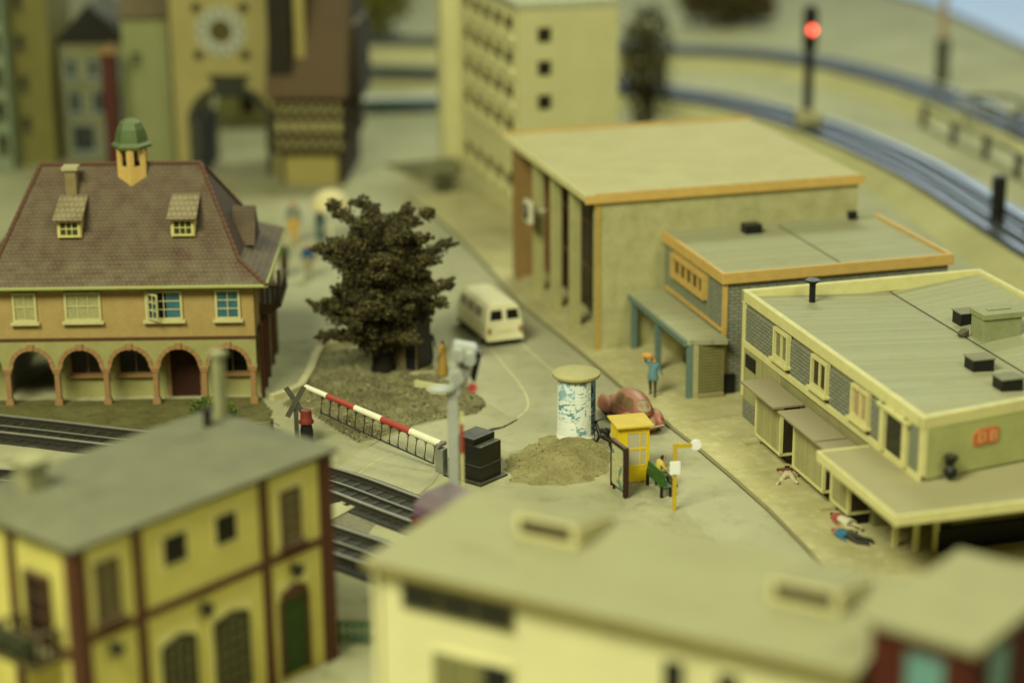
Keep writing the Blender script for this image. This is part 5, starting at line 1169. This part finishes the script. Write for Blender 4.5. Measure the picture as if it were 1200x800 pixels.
def person(label, loc, rz=0.0, pose=None, cols=None, group=None, tilt=None, skirt=None, bare_legs=False, hat=False, scale=1.0, face=True):
    J = dict(STAND); J.update(pose or {})
    keys = list(J); idx = {k: i for i, k in enumerate(keys)}
    me = bpy.data.meshes.new('body'); me.from_pydata([J[k] for k in keys], [(idx[a], idx[b_]) for a, b_ in EDG], [])
    o = bpy.data.objects.new('tmp', me); COL.objects.link(o)
    o.modifiers.new('skin', 'SKIN'); sub = o.modifiers.new('s', 'SUBSURF'); sub.levels = 1; sub.render_levels = 1
    sv = me.skin_vertices[0].data
    key = lambda k: k if k in RAD else k[1:]
    for k in keys:
        rr_ = RAD[key(k)]*1.12
        sv[idx[k]].radius = (rr_*1.05, rr_*(.8 if k in ('chest', 'waist', 'pelvis') else 1)); sv[idx[k]].use_root = (k == 'pelvis')
    dg = bpy.context.evaluated_depsgraph_get(); ev = o.evaluated_get(dg); nm = bpy.data.meshes.new_from_object(ev)
    vs = [v.co.copy() for v in nm.vertices]; fs = [list(p.vertices) for p in nm.polygons]
    bpy.data.objects.remove(o); bpy.data.meshes.remove(me)
    names = ['skin', 'hair', 'top', 'bottom', 'shoes']
    P = {k: Vector(J[k]) for k in keys}
    b = MB(); b.v = vs; b.f = fs
    back = Vector((0, -1, 0))
    for f in fs:
        c = sum((vs[i] for i in f), Vector())/len(f); best = None
        for a, e in EDG:
            d = P[e]-P[a]; u = max(0, min(1, (c-P[a]).dot(d)/d.length_squared)); dist = (c-P[a]-d*u).length/(RAD[key(a)]*(1-u)+RAD[key(e)]*u)
            if best is None or dist < best[0]: best = (dist, a if u < .55 else e, u)
        reg = REG[key(best[1])]
        if key(best[1]) in ('skull', 'crown'):
            hd = c-P['skull']; reg = 'hair' if (hd.y < .0 and hd.z > -.05) or hd.z > .09 else 'skin'
        if bare_legs and key(best[1]) in ('kn', 'an'): reg = 'skin'
        b.mi.append(names.index(reg))
    # nose, ears and fingers as parts of the same surface
    s = P['skull']
    if face:
        b.ell((s.x, s.y+.115, s.z+.0), (.017, .03, .03), 6, 4, 0)
        for sx in (-1, 1):
            b.ell((s.x+.1*sx, s.y, s.z), (.015, .03, .035), 6, 4, 0); b.ell((s.x+.038*sx, s.y+.1, s.z+.035), (.014, .01, .012), 5, 4, 1)
    for sd in 'lr':
        h, w = P[sd+'ha'], P[sd+'wr']; d = (h-w).normalized(); sdv = d.orthogonal().normalized(); pv = d.cross(sdv)
        for i, ln in enumerate((.07, .085, .08, .06)):
            q = h+sdv*(.024*(i-1.5)); b.tube([q, q+d*(.02+ln*.5), q+d*(.02+ln)+pv*.02], [.011, .01, .007], 5)
        q = w.lerp(h, .6); b.tube([q+sdv*.03, q+sdv*.06+d*.03, q+sdv*.055+d*.06], [.012, .01, .008], 5)
    b.mi += [0]*(len(b.f)-len(b.mi))
    cl = dict(skin=None, hair=(58, 38, 24), top=(80, 120, 130), bottom=(60, 56, 48), shoes=(34, 28, 22)); cl.update(cols or {})
    mats = [M_skin]+[pmat(cl[k], k) for k in names[1:]]
    t = thing('person', label, 'person', loc, rz, group)
    if tilt: t.rotation_euler = tilt
    t.scale = (scale,)*3
    body = b.build('body', mats, t, smooth=True); body.modifiers.clear()
    if skirt:
        z0, z1, r0, r1, c = skirt
        q = MB(); q.lathe([(r0*.98, z0), (r0, z0+.02), ((r0+r1)/2, (z0+z1)/2), (r1, z1), (r1*.8, z1+.01)], 14, (0, 0, 0), sq=.8); q.build('skirt', pmat(c, 'c'), t, smooth=True)
    return t
# woman with a basket on the forecourt
p = G(765, 463, .12)
person('woman in a blue coat striding on the forecourt, one arm raised to a basket', p, R(165), dict(rel=(.34, .05, 1.52), rwr=(.27, .1, 1.72), rha=(.24, .1, 1.76), lkn=(-.12, .14, .5), lan=(-.13, .2, .09), lto=(-.13, .35, .06), rkn=(.12, .0, .49), ran=(.13, -.18, .1), rto=(.14, -.06, .03), lel=(-.3, -.06, 1.15), lwr=(-.36, -.1, .95), lha=(-.38, -.1, .88)), dict(top=(98, 134, 138), bottom=(66, 60, 46), hair=(150, 110, 54)), skirt=(.72, 1.2, .25, .17, (98, 134, 138)))
b = MB(); b.ell((0, 0, 0), (.26, .2, .13), 12, 8)
for v in b.v: v *= 1+.15*mnoise.noise(v*9)
o = b.build('basket', pm('straw', C(206, 150, 62), .8, .25, 8, .4), None, loc=S2W(0, 0)); o.location = (p.x-.26, p.y-.12, 1.93); tag(o, 'straw-coloured round basket carried by the woman in blue', 'basket')
p = G(519, 440); person('figure in a long mustard yellow dress standing at the edge of the road', (p.x, p.y, .02), R(60), None, dict(top=(172, 138, 62), bottom=(172, 138, 62), hair=(46, 34, 24)), skirt=(.05, 1.15, .34, .15, (172, 138, 62)), scale=.95)
p = G(503, 429); person('figure in dark green clothes standing behind the kiosk', (p.x, p.y, .02), R(200), None, dict(top=(40, 62, 42), bottom=(34, 44, 36)), skirt=(.35, 1.15, .22, .15, (36, 54, 40)))
# seated man on the green bench
bp = G(766, 576); ba = R(-72)
t = thing('bench', 'green plank bench under the seated man', 'bench', (bp.x, bp.y, .03), ba)
gm2 = pm('bench_green', C(52, 92, 36), .5, .2, 3, .15, dust=.12)
b = MB(); b.M = Matrix.Rotation(R(-12), 4, 'X')
b.box(-.85, .85, -.08, -.03, .45, .66); b.box(-.85, .85, -.08, -.03, .69, .92); b.build('backrest', gm2, t, bevel=.01)
b = MB(); b.box(-.85, .85, .02, .2, .4, .45); b.box(-.85, .85, .22, .42, .4, .45); b.build('seat', gm2, t, bevel=.01)
for x in (-.7, .7):
    b = MB(); b.box(x-.04, x+.04, -.02, .08, 0, .44); b.box(x-.04, x+.04, .34, .42, 0, .398); b.box(x-.035, x+.035, .06, .36, .33, .399); b.build('leg', M_black, t)
sp = Vector((bp.x, bp.y, .03)) + Vector((math.cos(ba)*-.25-math.sin(ba)*.22, math.sin(ba)*-.25+math.cos(ba)*.22, 0))
person('seated man in a pale yellow shirt and dark cap leaning forward on the green bench', sp, ba, dict(pelvis=(0, 0, .55), waist=(0, .05, .72), chest=(0, .14, .94), neck=(0, .2, 1.08), skull=(0, .24, 1.17), crown=(0, .26, 1.3), lsh=(-.18, .14, 1.02), rsh=(.18, .14, 1.02), lel=(-.24, .2, .78), lwr=(-.14, .42, .8), lha=(-.1, .48, .84), rel=(.25, .25, .8), rwr=(.17, .45, .72), rha=(.15, .52, .7), lhi=(-.1, .02, .52), lkn=(-.13, .45, .52), lan=(-.14, .55, .08), lto=(-.15, .72, .04), rhi=(.1, .02, .52), rkn=(.13, .45, .54), ran=(.16, .62, .08), rto=(.18, .8, .05)), dict(top=(202, 180, 84), bottom=(92, 88, 62), hair=(36, 30, 26), shoes=(66, 40, 26)))
# fallen figures on the forecourt
lie = dict(lel=(-.28, .02, 1.14), lwr=(-.3, .1, .9), lha=(-.28, .14, .84), rel=(.3, .06, 1.12), rwr=(.2, .12, .92), rha=(.17, .14, .86), lkn=(-.2, .1, .5), lan=(-.16, .0, .1))
def lying(label, px, head, cols, pose=None, group=None, skirt=None):
    a, h = G(*px, .12), G(*head, .12); d = h-a; ang = math.atan2(d.y, d.x)
    t = person(label, (a.x, a.y, .27), 0, pose or lie, cols, group, skirt=skirt)
    t.rotation_mode = 'XYZ'; M = Matrix.Rotation(ang-PI/2, 4, 'Z') @ Matrix.Rotation(R(-90), 4, 'X'); t.rotation_euler = M.to_euler(); return t
lying('fallen figure in a bright blue jacket and dark trousers lying on the forecourt edge', (1022, 639), (972, 624), dict(top=(62, 118, 146), bottom=(58, 58, 50), hair=(150, 60, 40)))
lying('fallen figure in a cream and red dress lying beside the step under the canopy', (1008, 624), (974, 606), dict(top=(168, 84, 74), bottom=(196, 184, 136), hair=(60, 34, 26), shoes=(40, 30, 26)), skirt=(.5, 1.12, .24, .17, (212, 204, 170)))
t = lying('fallen figure with brown jacket and pale trousers sprawled beside the display boxes', (926, 570), (921, 549), dict(top=(110, 66, 44), bottom=(196, 186, 150), hair=(70, 50, 36), shoes=(210, 200, 170)), dict(lsh=(-.18, 0, 1.38), lel=(-.36, .06, 1.52), lwr=(-.3, .12, 1.76), lha=(-.28, .14, 1.84), rel=(.36, .0, 1.22), rwr=(.52, .05, 1.04), rha=(.56, .06, .97), lkn=(-.35, .25, .62), lan=(-.42, .05, .2), lto=(-.5, .15, .12), rkn=(.3, .3, .65), ran=(.2, .02, .3), rto=(.3, .1, .2)))
# far figures behind the house
p = G(333, 326); person('blurred figure in dark green behind the arcaded house', (p.x, p.y, .01), R(180), None, dict(top=(50, 84, 42), bottom=(92, 90, 62), hair=(60, 44, 28)), scale=1.15)
p = G(362, 328); person('blurred figure in a dark blue jacket and pale trousers beside the dark tree', (p.x, p.y, .01), R(170), None, dict(top=(44, 74, 110), bottom=(150, 142, 100), hair=(120, 100, 60)), scale=1.15)
p = G(345, 288); person('tall blurred figure in orange-yellow clothes near the cream parasol', (p.x, p.y, .01), R(180), dict(), dict(top=(128, 132, 110), bottom=(206, 164, 64), hair=(186, 130, 66)), scale=1.5)
p = G(376, 286); person('blurred figure in a teal-grey coat standing under the cream parasol', (p.x, p.y, .01), R(150), None, dict(top=(84, 104, 94), bottom=(92, 108, 96), hair=(120, 110, 80)), skirt=(.3, 1.15, .3, .17, (84, 104, 94)), scale=1.15)
p = G(389, 289); t = thing('parasol', 'cream round parasol with folded valance behind the dark tree', 'parasol', (p.x, p.y, 0))
b = MB(); b.tube([(0, 0, 0), (0, 0, 3.0)], .06, 8); b.lathe([(.35, 0), (.3, .12), (.06, .14)], 14); b.build('pole', M_white, t)
b = MB(); pts = [(1.05, 2.2), (1.06, 2.5), (.85, 2.85), (.45, 3.12), (.02, 3.2)]; b.lathe(pts, 16); b.build('canopy', pm('cream_cloth', C(222, 208, 152), .85, .1, 1, .15), t, smooth=True)

# ------------------------------------------------------------------ vehicles
def wheel(parent, x, y, r=.32, w=.2):
    b = MB(); b.lathe([(r*.75, -w/2), (r, -w/2+.03), (r, w/2-.03), (r*.75, w/2)], 18, (x, y, r), ax='x'); wo = b.build('wheel', M_black, parent, smooth=True)
    b = MB(); b.lathe([(r*.5, -w/2-.02), (r*.55, 0), (r*.5, w/2+.02)], 14, (x, y, r), ax='x'); b.build('rim', M_metal, wo)
def van():
    p = G(588, 403); a = R(110.5-90)
    f = Vector((-math.sin(a), math.cos(a), 0))           # forward (away from the camera)
    t = thing('minibus', 'cream minibus with two dark rear windows driving away on the square', 'van', (p.x+f.x*1.75, p.y+f.y*1.75, .012), a); t.scale = (1.07,)*3
    cm = pm('van_cream', C(228, 221, 176), .5, .08, 1.5, .06, spec=.4, dust=.25)
    L, Wd = 4.1, 1.72; h = Wd/2
    b = MB()
    secs = [(-L/2, .0), (L/2, .0)]
    prof = [(h-.05, .3), (h, .42), (h, 1.05), (h-.03, 1.12), (h-.13, 1.66), (h-.24, 1.84), (h-.5, 1.92)]
    ring = [(x, z) for x, z in prof]+[(-x, z) for x, z in reversed(prof)]
    rows = []
    for y, sx, dz in ((-L/2+.02, .93, -.02), (-L/2+.08, .985, 0), (-L/2+.5, 1, 0), (L/2-.7, 1, 0), (L/2-.25, .97, -.05), (L/2, .88, -.12)):
        row = []
        for x, z in ring:
            yy = y
            if y < -L/2+.6: yy = y+.16*max(0, z-1.0)     # the rear leans in above the belt
            if y > L/2-.8: yy = y-.55*max(0, z-1.1)
            row.append((x*sx, yy, z if z < .5 else z+dz*(z/1.9)))
        rows.append(row)
    n = len(ring); vs = [p_ for r_ in rows for p_ in r_]; fs = []
    for i in range(len(rows)-1):
        for j in range(n): fs.append((i*n+j, i*n+(j+1) % n, (i+1)*n+(j+1) % n, (i+1)*n+j)[::-1])
    fs += [tuple(range(n))[::-1][::-1], tuple((len(rows)-1)*n+j for j in range(n))[::-1]]
    b._add(vs, fs); b.build('body', cm, t, bevel=.05, smooth=False)
    for s in (-1, 1):
        b = MB(); q = [(s*.1, 1.2), (s*.66, 1.2), (s*.6, 1.62), (s*.1, 1.62)]
        b.solid([(x, -L/2-.015+.16*(z-1.0), z) for x, z in q], (0, .05, 0)); b.build('rear_window', M_glassD, t, bevel=.02)
        b = MB(); b.box(s*.7-.06, s*.7+.06, -L/2-.02, -L/2+.05, .62, .86); b.build('tail_light', pm('faded_red_lamp', C(150, 96, 60), .5, .1, 3, .1, dust=.1), t)
        for k in range(3):
            y0 = -L/2+.75+.95*k; b = MB()
            b.solid([(s*(h-.04), y0, 1.2), (s*(h-.04), y0+.72, 1.2), (s*(h-.12), y0+.72, 1.58), (s*(h-.12), y0, 1.58)], (s*.035, 0, 0)); b.build('side_window', M_glassC, t)
    b = MB(); b.box(-h+.02, h-.02, -L/2-.08, -L/2+.1, .3, .42); b.build('bumper', cm, t, bevel=.03)
    b = MB(); b.box(-h+.08, h-.08, -L/2+.1, L/2-.1, .12, .31); b.build('underside', M_black, t)
    b = MB(); b.box(-.3, .3, -L/2-.02, -L/2+.04, .72, .8); b.build('handle_bar', cm, t)
    for x in (-h+.12, h-.12):
        for y in (-1.25, 1.3): wheel(t, x, y, .3, .2)
van()

def beetle():
    c = Vector((4.85, 79.35, .012)); a = R(110-90)
    t = thing('red_car', 'dusty faded red rounded car parked at the kerb, oval rear window towards the booth', 'car', c, a); t.scale = (1.0, 1.0, .96)
    cr = pm('faded_red_paint', C(158, 98, 80), .45, .16, 2, .06, spec=.4, dust=.35)
    # body shell: lofted cross sections, y forward
    def sect(y):
        u = (y+2.0)/4.0
        hz_ = [.42, .66, .86, .98, 1.0, .98, .92, .86, .74, .42]; hw_ = [.28, .5, .62, .66, .67, .67, .66, .62, .5, .25]
        k = u*9; i = min(8, int(k)); f = k-i; f = f*f*(3-2*f)*.5+f*.5
        return hw_[i]*(1-f)+hw_[i+1]*f, hz_[i]*(1-f)+hz_[i+1]*f
    b = MB(); rows = 25; n = 14; vs = []; fs = []
    for i in range(rows):
        y = -2+4*i/(rows-1); w, z = sect(y); zb = .26
        for j in range(n):
            th = PI*j/(n-1); cx = math.cos(th); sz = max(0.0, math.sin(th))
            vs.append((w*math.copysign(abs(cx)**.6, cx), y, zb+(z-zb)*sz**.6))
    for i in range(rows-1):
        for j in range(n-1): fs.append((i*n+j, i*n+j+1, (i+1)*n+j+1, (i+1)*n+j)[::-1])
        fs.append((i*n+n-1, i*n, (i+1)*n, (i+1)*n+n-1)[::-1])
    fs += [tuple(range(n)), tuple((rows-1)*n+j for j in range(n))[::-1]]
    b._add(vs, fs)
    cab = ((0, -.3, .72), (.62, 1.35, .78)); b.ell(*cab, 28, 12, z0=0)
    for s in (-1, 1):
        for y, ln in ((-1.18, .68), (1.22, .68)): b.ell((s*.6, y, .36), (.27, ln, .5), 18, 9, z0=-.25)
        b.box(s*.66-.1, s*.66+.1, -.6, .6, .2, .27)
    o = b.build('body', cr, t, smooth=True); o.modifiers.clear()
    def onroof(u0, u1, v0, v1, name, mat, k=1.012, oval=False, parent=t, hole=None, e=None):
        q = MB(); N = 24; C_, r_ = cab; uc, vc = (u0+u1)/2, (v0+v1)/2; vs = []; hu, hv = (u1-u0)/2, (v1-v0)/2
        def pt(u, v, kk): return (C_[0]+r_[0]*kk*math.cos(R(v))*math.cos(R(u)), C_[1]+r_[1]*kk*math.cos(R(v))*math.sin(R(u)), C_[2]+r_[2]*kk*math.sin(R(v)))
        e = e or (2.6 if not oval else 2.3); rings = [(1.0, k-.03), (1.0, k)] if not hole else [(1.0, k-.03), (1.0, k), (hole, k), (hole, k-.03)]
        for sc_, kk in rings:
            for i in range(N):
                th = 2*PI*i/N; cx, sz = math.cos(th), math.sin(th)
                vs.append(pt(uc+hu*sc_*math.copysign(abs(cx)**(2/e), cx), vc+hv*sc_*math.copysign(abs(sz)**(2/e), sz), kk))
        fs = []
        for r0 in range(len(rings)-1):
            for i in range(N): fs.append((r0*N+i, r0*N+(i+1) % N, (r0+1)*N+(i+1) % N, (r0+1)*N+i))
        if not hole: vs.append(pt(uc, vc, k)); fs += [(N+i, N+(i+1) % N, 2*N) for i in range(N)]
        q._add(vs, fs); return q.build(name, mat, parent, smooth=True)
    gl = pm('dusty_glass', C(150, 148, 112), .4, .2, 3, .05, dust=.2); gd = pm('car_glass', C(120, 96, 66), .4, .3, 3, .05, dust=.1)
    w = onroof(-122, -58, 18, 50, 'rear_window', gl, 1.012, True); onroof(-127, -53, 14.5, 53.5, 'surround', cr, 1.03, True, w, .86)
    for s in (0, 1):
        for u0, u1 in ((194, 226), (156, 189)):
            a0, a1 = (u0, u1) if not s else (180-u1, 180-u0)
            w = onroof(a0, a1, 15, 50, 'side_window', gd, 1.014, e=4.5); onroof(a0-2, a1+2, 12, 53, 'surround', cr, 1.03, False, w, .88, e=4.5)
    w = onroof(62, 118, 16, 46, 'windscreen', gl)
    b = MB(); b.tube([(-.6, -2.02, .42), (0, -2.1, .42), (.6, -2.02, .42)], .05, 8); b.tube([(-.6, 2.02, .42), (0, 2.1, .42), (.6, 2.02, .42)], .05, 8); b.build('bumper', pm('car_chrome', C(160, 150, 120), .4, .2, 3, .1, metal=.5, dust=.3), t, smooth=True)
    for s in (-1, 1):
        b = MB(); b.ell((s*.62, -1.72, .62), (.07, .1, .1), 10, 6); b.build('tail_light', M_red, t, smooth=True)
        for y in (-1.2, 1.22): wheel(t, s*.64, y, .3, .17)
beetle()

def moped():
    p = G(708, 520, .2); t = thing('moped', 'black moped leaning between the poster column and the phone booth', 'moped', (p.x, p.y+.1, .08), R(125))
    b = MB(); b.tube([(-.55, 0, .3), (-.15, 0, .38), (.25, 0, .36), (.5, 0, .78)], [.06, .12, .1, .05], 8); b.ell((-.02, 0, .62), (.3, .1, .12), 10, 6); b.tube([(-.2, 0, .38), (-.3, 0, .72)], .07, 8); b.build('frame', M_black, t, smooth=True)
    b = MB(); b.ell((-.32, 0, .78), (.26, .1, .07), 10, 6); b.build('saddle', M_black, t, smooth=True)
    b = MB(); b.tube([(.4, -.3, .98), (.5, -.1, .92), (.5, .1, .92), (.4, .3, .98)], .035, 6); b.tube([(.5, 0, .7), (.48, 0, .95)], .04, 6); b.ell((.58, 0, .86), (.08, .08, .08), 8, 6); b.build('handlebar', M_black, t, smooth=True)
    for x in (-.6, .62):
        b = MB(); pts = [(x+.27*math.cos(k*PI/8), 0, .3+.27*math.sin(k*PI/8)) for k in range(17)]; b.tube(pts, .05, 6); b.tube([(x-.25, 0, .3), (x+.25, 0, .3)], .02, 5); b.tube([(x, 0, .05), (x, 0, .55)], .02, 5); b.build('wheel', M_black, t, smooth=True)
moped()

# ------------------------------------------------------------------ far right railway furniture
p = G(945, 163); t = thing('red_light_signal', 'black railway signal showing one red light above the hall roof', 'signal', (p.x, p.y, 0))
b = MB(); b.box(-.75, .95, -.8, .8, 0, 2.0); b.build('base', pm('pale_concrete', C(186, 180, 132), .85, .12, 1, .2), t, bevel=.05)
b = MB(); b.tube([(0, 0, 2), (0, 0, 7.2)], .32, 12); b.build('mast', M_black, t, smooth=True)
b = MB(); b.box(-.45, .45, -.3, .3, 6.0, 8.7); b.ell((0, 0, 8.65), (.45, .3, .3), 12, 6, z0=0); b.build('lamp_head', M_black, t, bevel=.08)
b = MB(); b.lathe([(.22, -.52), (.25, -.3)], 20, (.1, 0, 7.35), ax='y'); b.build('red_lamp', pm('red_light', C(255, 60, 40), .4, 0, 1, 0, dust=0, emit=((1, .10, .055, 1), 6.5)), t)
p = G(1103, 96); t = thing('catenary_post', 'slim pale post with dark thick foot near the table edge', 'post', (p.x, p.y, 0))
b = MB(); b.tube([(0, 0, 0), (0, 0, 3.3)], .5, 10); b.build('foot', pm('grey_green_foot', C(74, 76, 58), .7, .2, 1, .2), t, smooth=True)
b = MB(); b.tube([(0, 0, 3.3), (-.1, 0, 9)], [.28, .22], 10); b.build('shaft', pm('pink_beige_post', C(190, 160, 122), .7, .1, 1, .1), t, smooth=True)
def stub(label, px, py, h, r):
    p = G(px, py); t = thing('buffer_post', label, 'post', (p.x, p.y, 0), 0, 'black posts by the curved track')
    b = MB(); b.tube([(0, 0, .5), (0, 0, h)], r, 14); b.ell((0, 0, h), (r, r, .12), 14, 4, z0=0); b.build('shaft', M_black, t, smooth=True)
    b = MB(); b.lathe([(r*1.35, 0), (r*1.35, .35), (r*1.05, .5)], 14); b.build('foot', pm('ochre_foot', C(148, 116, 44), .7, .2, 2, .1), t, smooth=True)
stub('thick black post with ochre foot beside the curved track', 1167, 282, 3.55, .4)
stub('black post cut off by the right frame edge', 1205, 300, 1.4, .4)
def walkway():
    t = thing('trestle_walkway', 'low pale walkway with dark railing posts beside the curved track', 'walkway', (0, 0, 0))
    a = [G(1082, 150), G(1117, 170), G(1155, 187), G(1192, 210), G(1230, 236)]
    n = Vector((.93, .36, 0))
    dkm = pm('dark_iron', C(52, 56, 46), .6, .2, 2, .1)
    b = MB()
    for i in range(4):
        p, q = a[i], a[i+1]; b.solid([p+Vector((0,0,.3)), q+Vector((0,0,.3)), q+n*5.5+Vector((0,0,.3)), p+n*5.5+Vector((0,0,.3))], (0, 0, -.25))
    b.build('deck', pm('pale_deck', C(176, 174, 134), .85, .15, 1, .2), t)
    b = MB()
    for i in range(4): b.tube([a[i]+Vector((0,0,1.5)), a[i+1]+Vector((0,0,1.5))], .11, 6)
    b.build('edge_rail', dkm, t)
    for p in a[:4]:
        b = MB(); b.box(p.x-.2, p.x+.2, p.y-.15, p.y+.15, 0, 1.62); b.build('post', dkm, t)
    b = MB(); c0 = a[1]+n*3.0+Vector((.0, 0, 1.6))
    pts = [c0+Vector((2.2*math.cos(k*PI/9), 3.2*math.sin(k*PI/9), .9*(1 if k % 2 else 1))) for k in range(19)]
    b.tube(pts, .16, 6); 
    for k in (1, 5, 10, 14): b.tube([pts[k], pts[k]-Vector((0,0,1.1))], .1, 6)
    b.build('loop_handrail', pm('olive_iron', C(110, 110, 80), .6, .2, 2, .1), t)
walkway()
# far strips between the half-timbered house and the block
t = thing('platform', 'long low pale platform with blue edge far behind the square', 'platform', (-8, 146.5, 0), R(4))
b = MB(); b.box(-10, 14, -1.6, 1.6, 0, .9); b.build('deck', pm('pale_platform', C(190, 190, 160), .6, .15, .6, .1), t)
b = MB(); b.box(-10, 14, -1.75, -1.602, .2, 1.0); b.build('edge', pm('blue_edge', C(92, 120, 140), .5, .15, 1, .1), t)
p = G(490, 200); t = thing('ramp', 'grey wedge-shaped loading ramp beside the far end of the cream block', 'ramp', (p.x, p.y, 0), R(-60))
b = MB(); b.solid([(-3, -1, 0), (3, -1, 0), (3, -1, 1.3)], (0, 2.2, 0)); b.build('slope', pm('ramp_grey', C(140, 138, 104), .8, .2, 1, .2), t)

# ------------------------------------------------------------------ green picket fence between the foreground houses
t = thing('picket_fence', 'short green picket fence between the two foreground houses', 'fence', (-6.9, 58.9, 0), R(-4))
gf = pm('fence_green', C(42, 84, 44), .6, .2, 3, .15, dust=.1)
for i in range(11):
    b = MB(); x = .1+.22*i; b.solid([(x-.06, -.03, 0), (x+.06, -.03, 0), (x+.06, -.03, .82), (x, -.03, .93), (x-.06, -.03, .82)], (0, .04, 0)); b.build('picket', gf, t)
b = MB()
for z in (.22, .65): b.box(0, 2.45, .012, .05, z, z+.08)
b.build('rail', gf, t)
# rope fence by the house corner
t = thing('wire_fence', 'thin sagging wire on one stub post near the house corner', 'fence', (-9.75, 78.1, 0), R(10))
b = MB(); b.box(-.06, .06, -.06, .06, 0, .62); b.build('post', M_timber, t)
b = MB(); b.tube([(-2.2, .2, .66), (-1.4, .12, .5), (-.6, .05, .5), (0, 0, .56), (.3, -.05, .4)], .025, 5); b.build('wire', pm('grey_wire', C(130, 126, 96), .7, .2, 3, .1), t)

# ------------------------------------------------------------------ light
w = bpy.data.worlds.new('World'); scene.world = w; w.use_nodes = True
bg = w.node_tree.nodes['Background']; bg.inputs[0].default_value = (.90, .91, .64, 1); bg.inputs[1].default_value = .065
def area(name, loc, target, sx, sy, power, col):
    l = bpy.data.lights.new(name, 'AREA'); l.shape = 'RECTANGLE'; l.size = sx; l.size_y = sy; l.energy = power; l.color = col
    o = bpy.data.objects.new(name, l); COL.objects.link(o); o.location = loc
    d = Vector(target)-Vector(loc); o.rotation_euler = d.to_track_quat('-Z', 'Y').to_euler(); return o
area('ceiling_lamp', (-36, 16, 76), (0, 84, 0), 40, 28, 118000, (.94, .97, .70))
area('ceiling_lamp', (44, 12, 72), (4, 80, 0), 30, 24, 27000, (.94, .97, .70))
area('ceiling_lamp', (18, 158, 85), (10, 140, 0), 44, 30, 62000, (.88, .97, .78))
area('window_light', (70, 330, 62), (15, 130, 0), 150, 60, 115000, (.72, .87, 1.0))

# ------------------------------------------------------------------ camera
cam = bpy.data.cameras.new('camera'); co = bpy.data.objects.new('camera', cam); COL.objects.link(co); scene.camera = co
co.matrix_world = Matrix(((_R.x, _U.x, -_fw.x, 0), (_R.y, _U.y, -_fw.y, 0), (_R.z, _U.z, -_fw.z, H), (0, 0, 0, 1)))
cam.sensor_width = 36; cam.lens = F/1200*36; cam.clip_start = .5; cam.clip_end = 2000
cam.dof.use_dof = True; cam.dof.focus_distance = 79.5; cam.dof.aperture_fstop = cam.lens*.001/(2*.66)
scene.render.engine = 'CYCLES'; scene.cycles.samples = 64
scene.view_settings.view_transform = 'Standard'; scene.view_settings.look = 'None'; scene.view_settings.exposure = 0; scene.view_settings.gamma = 1
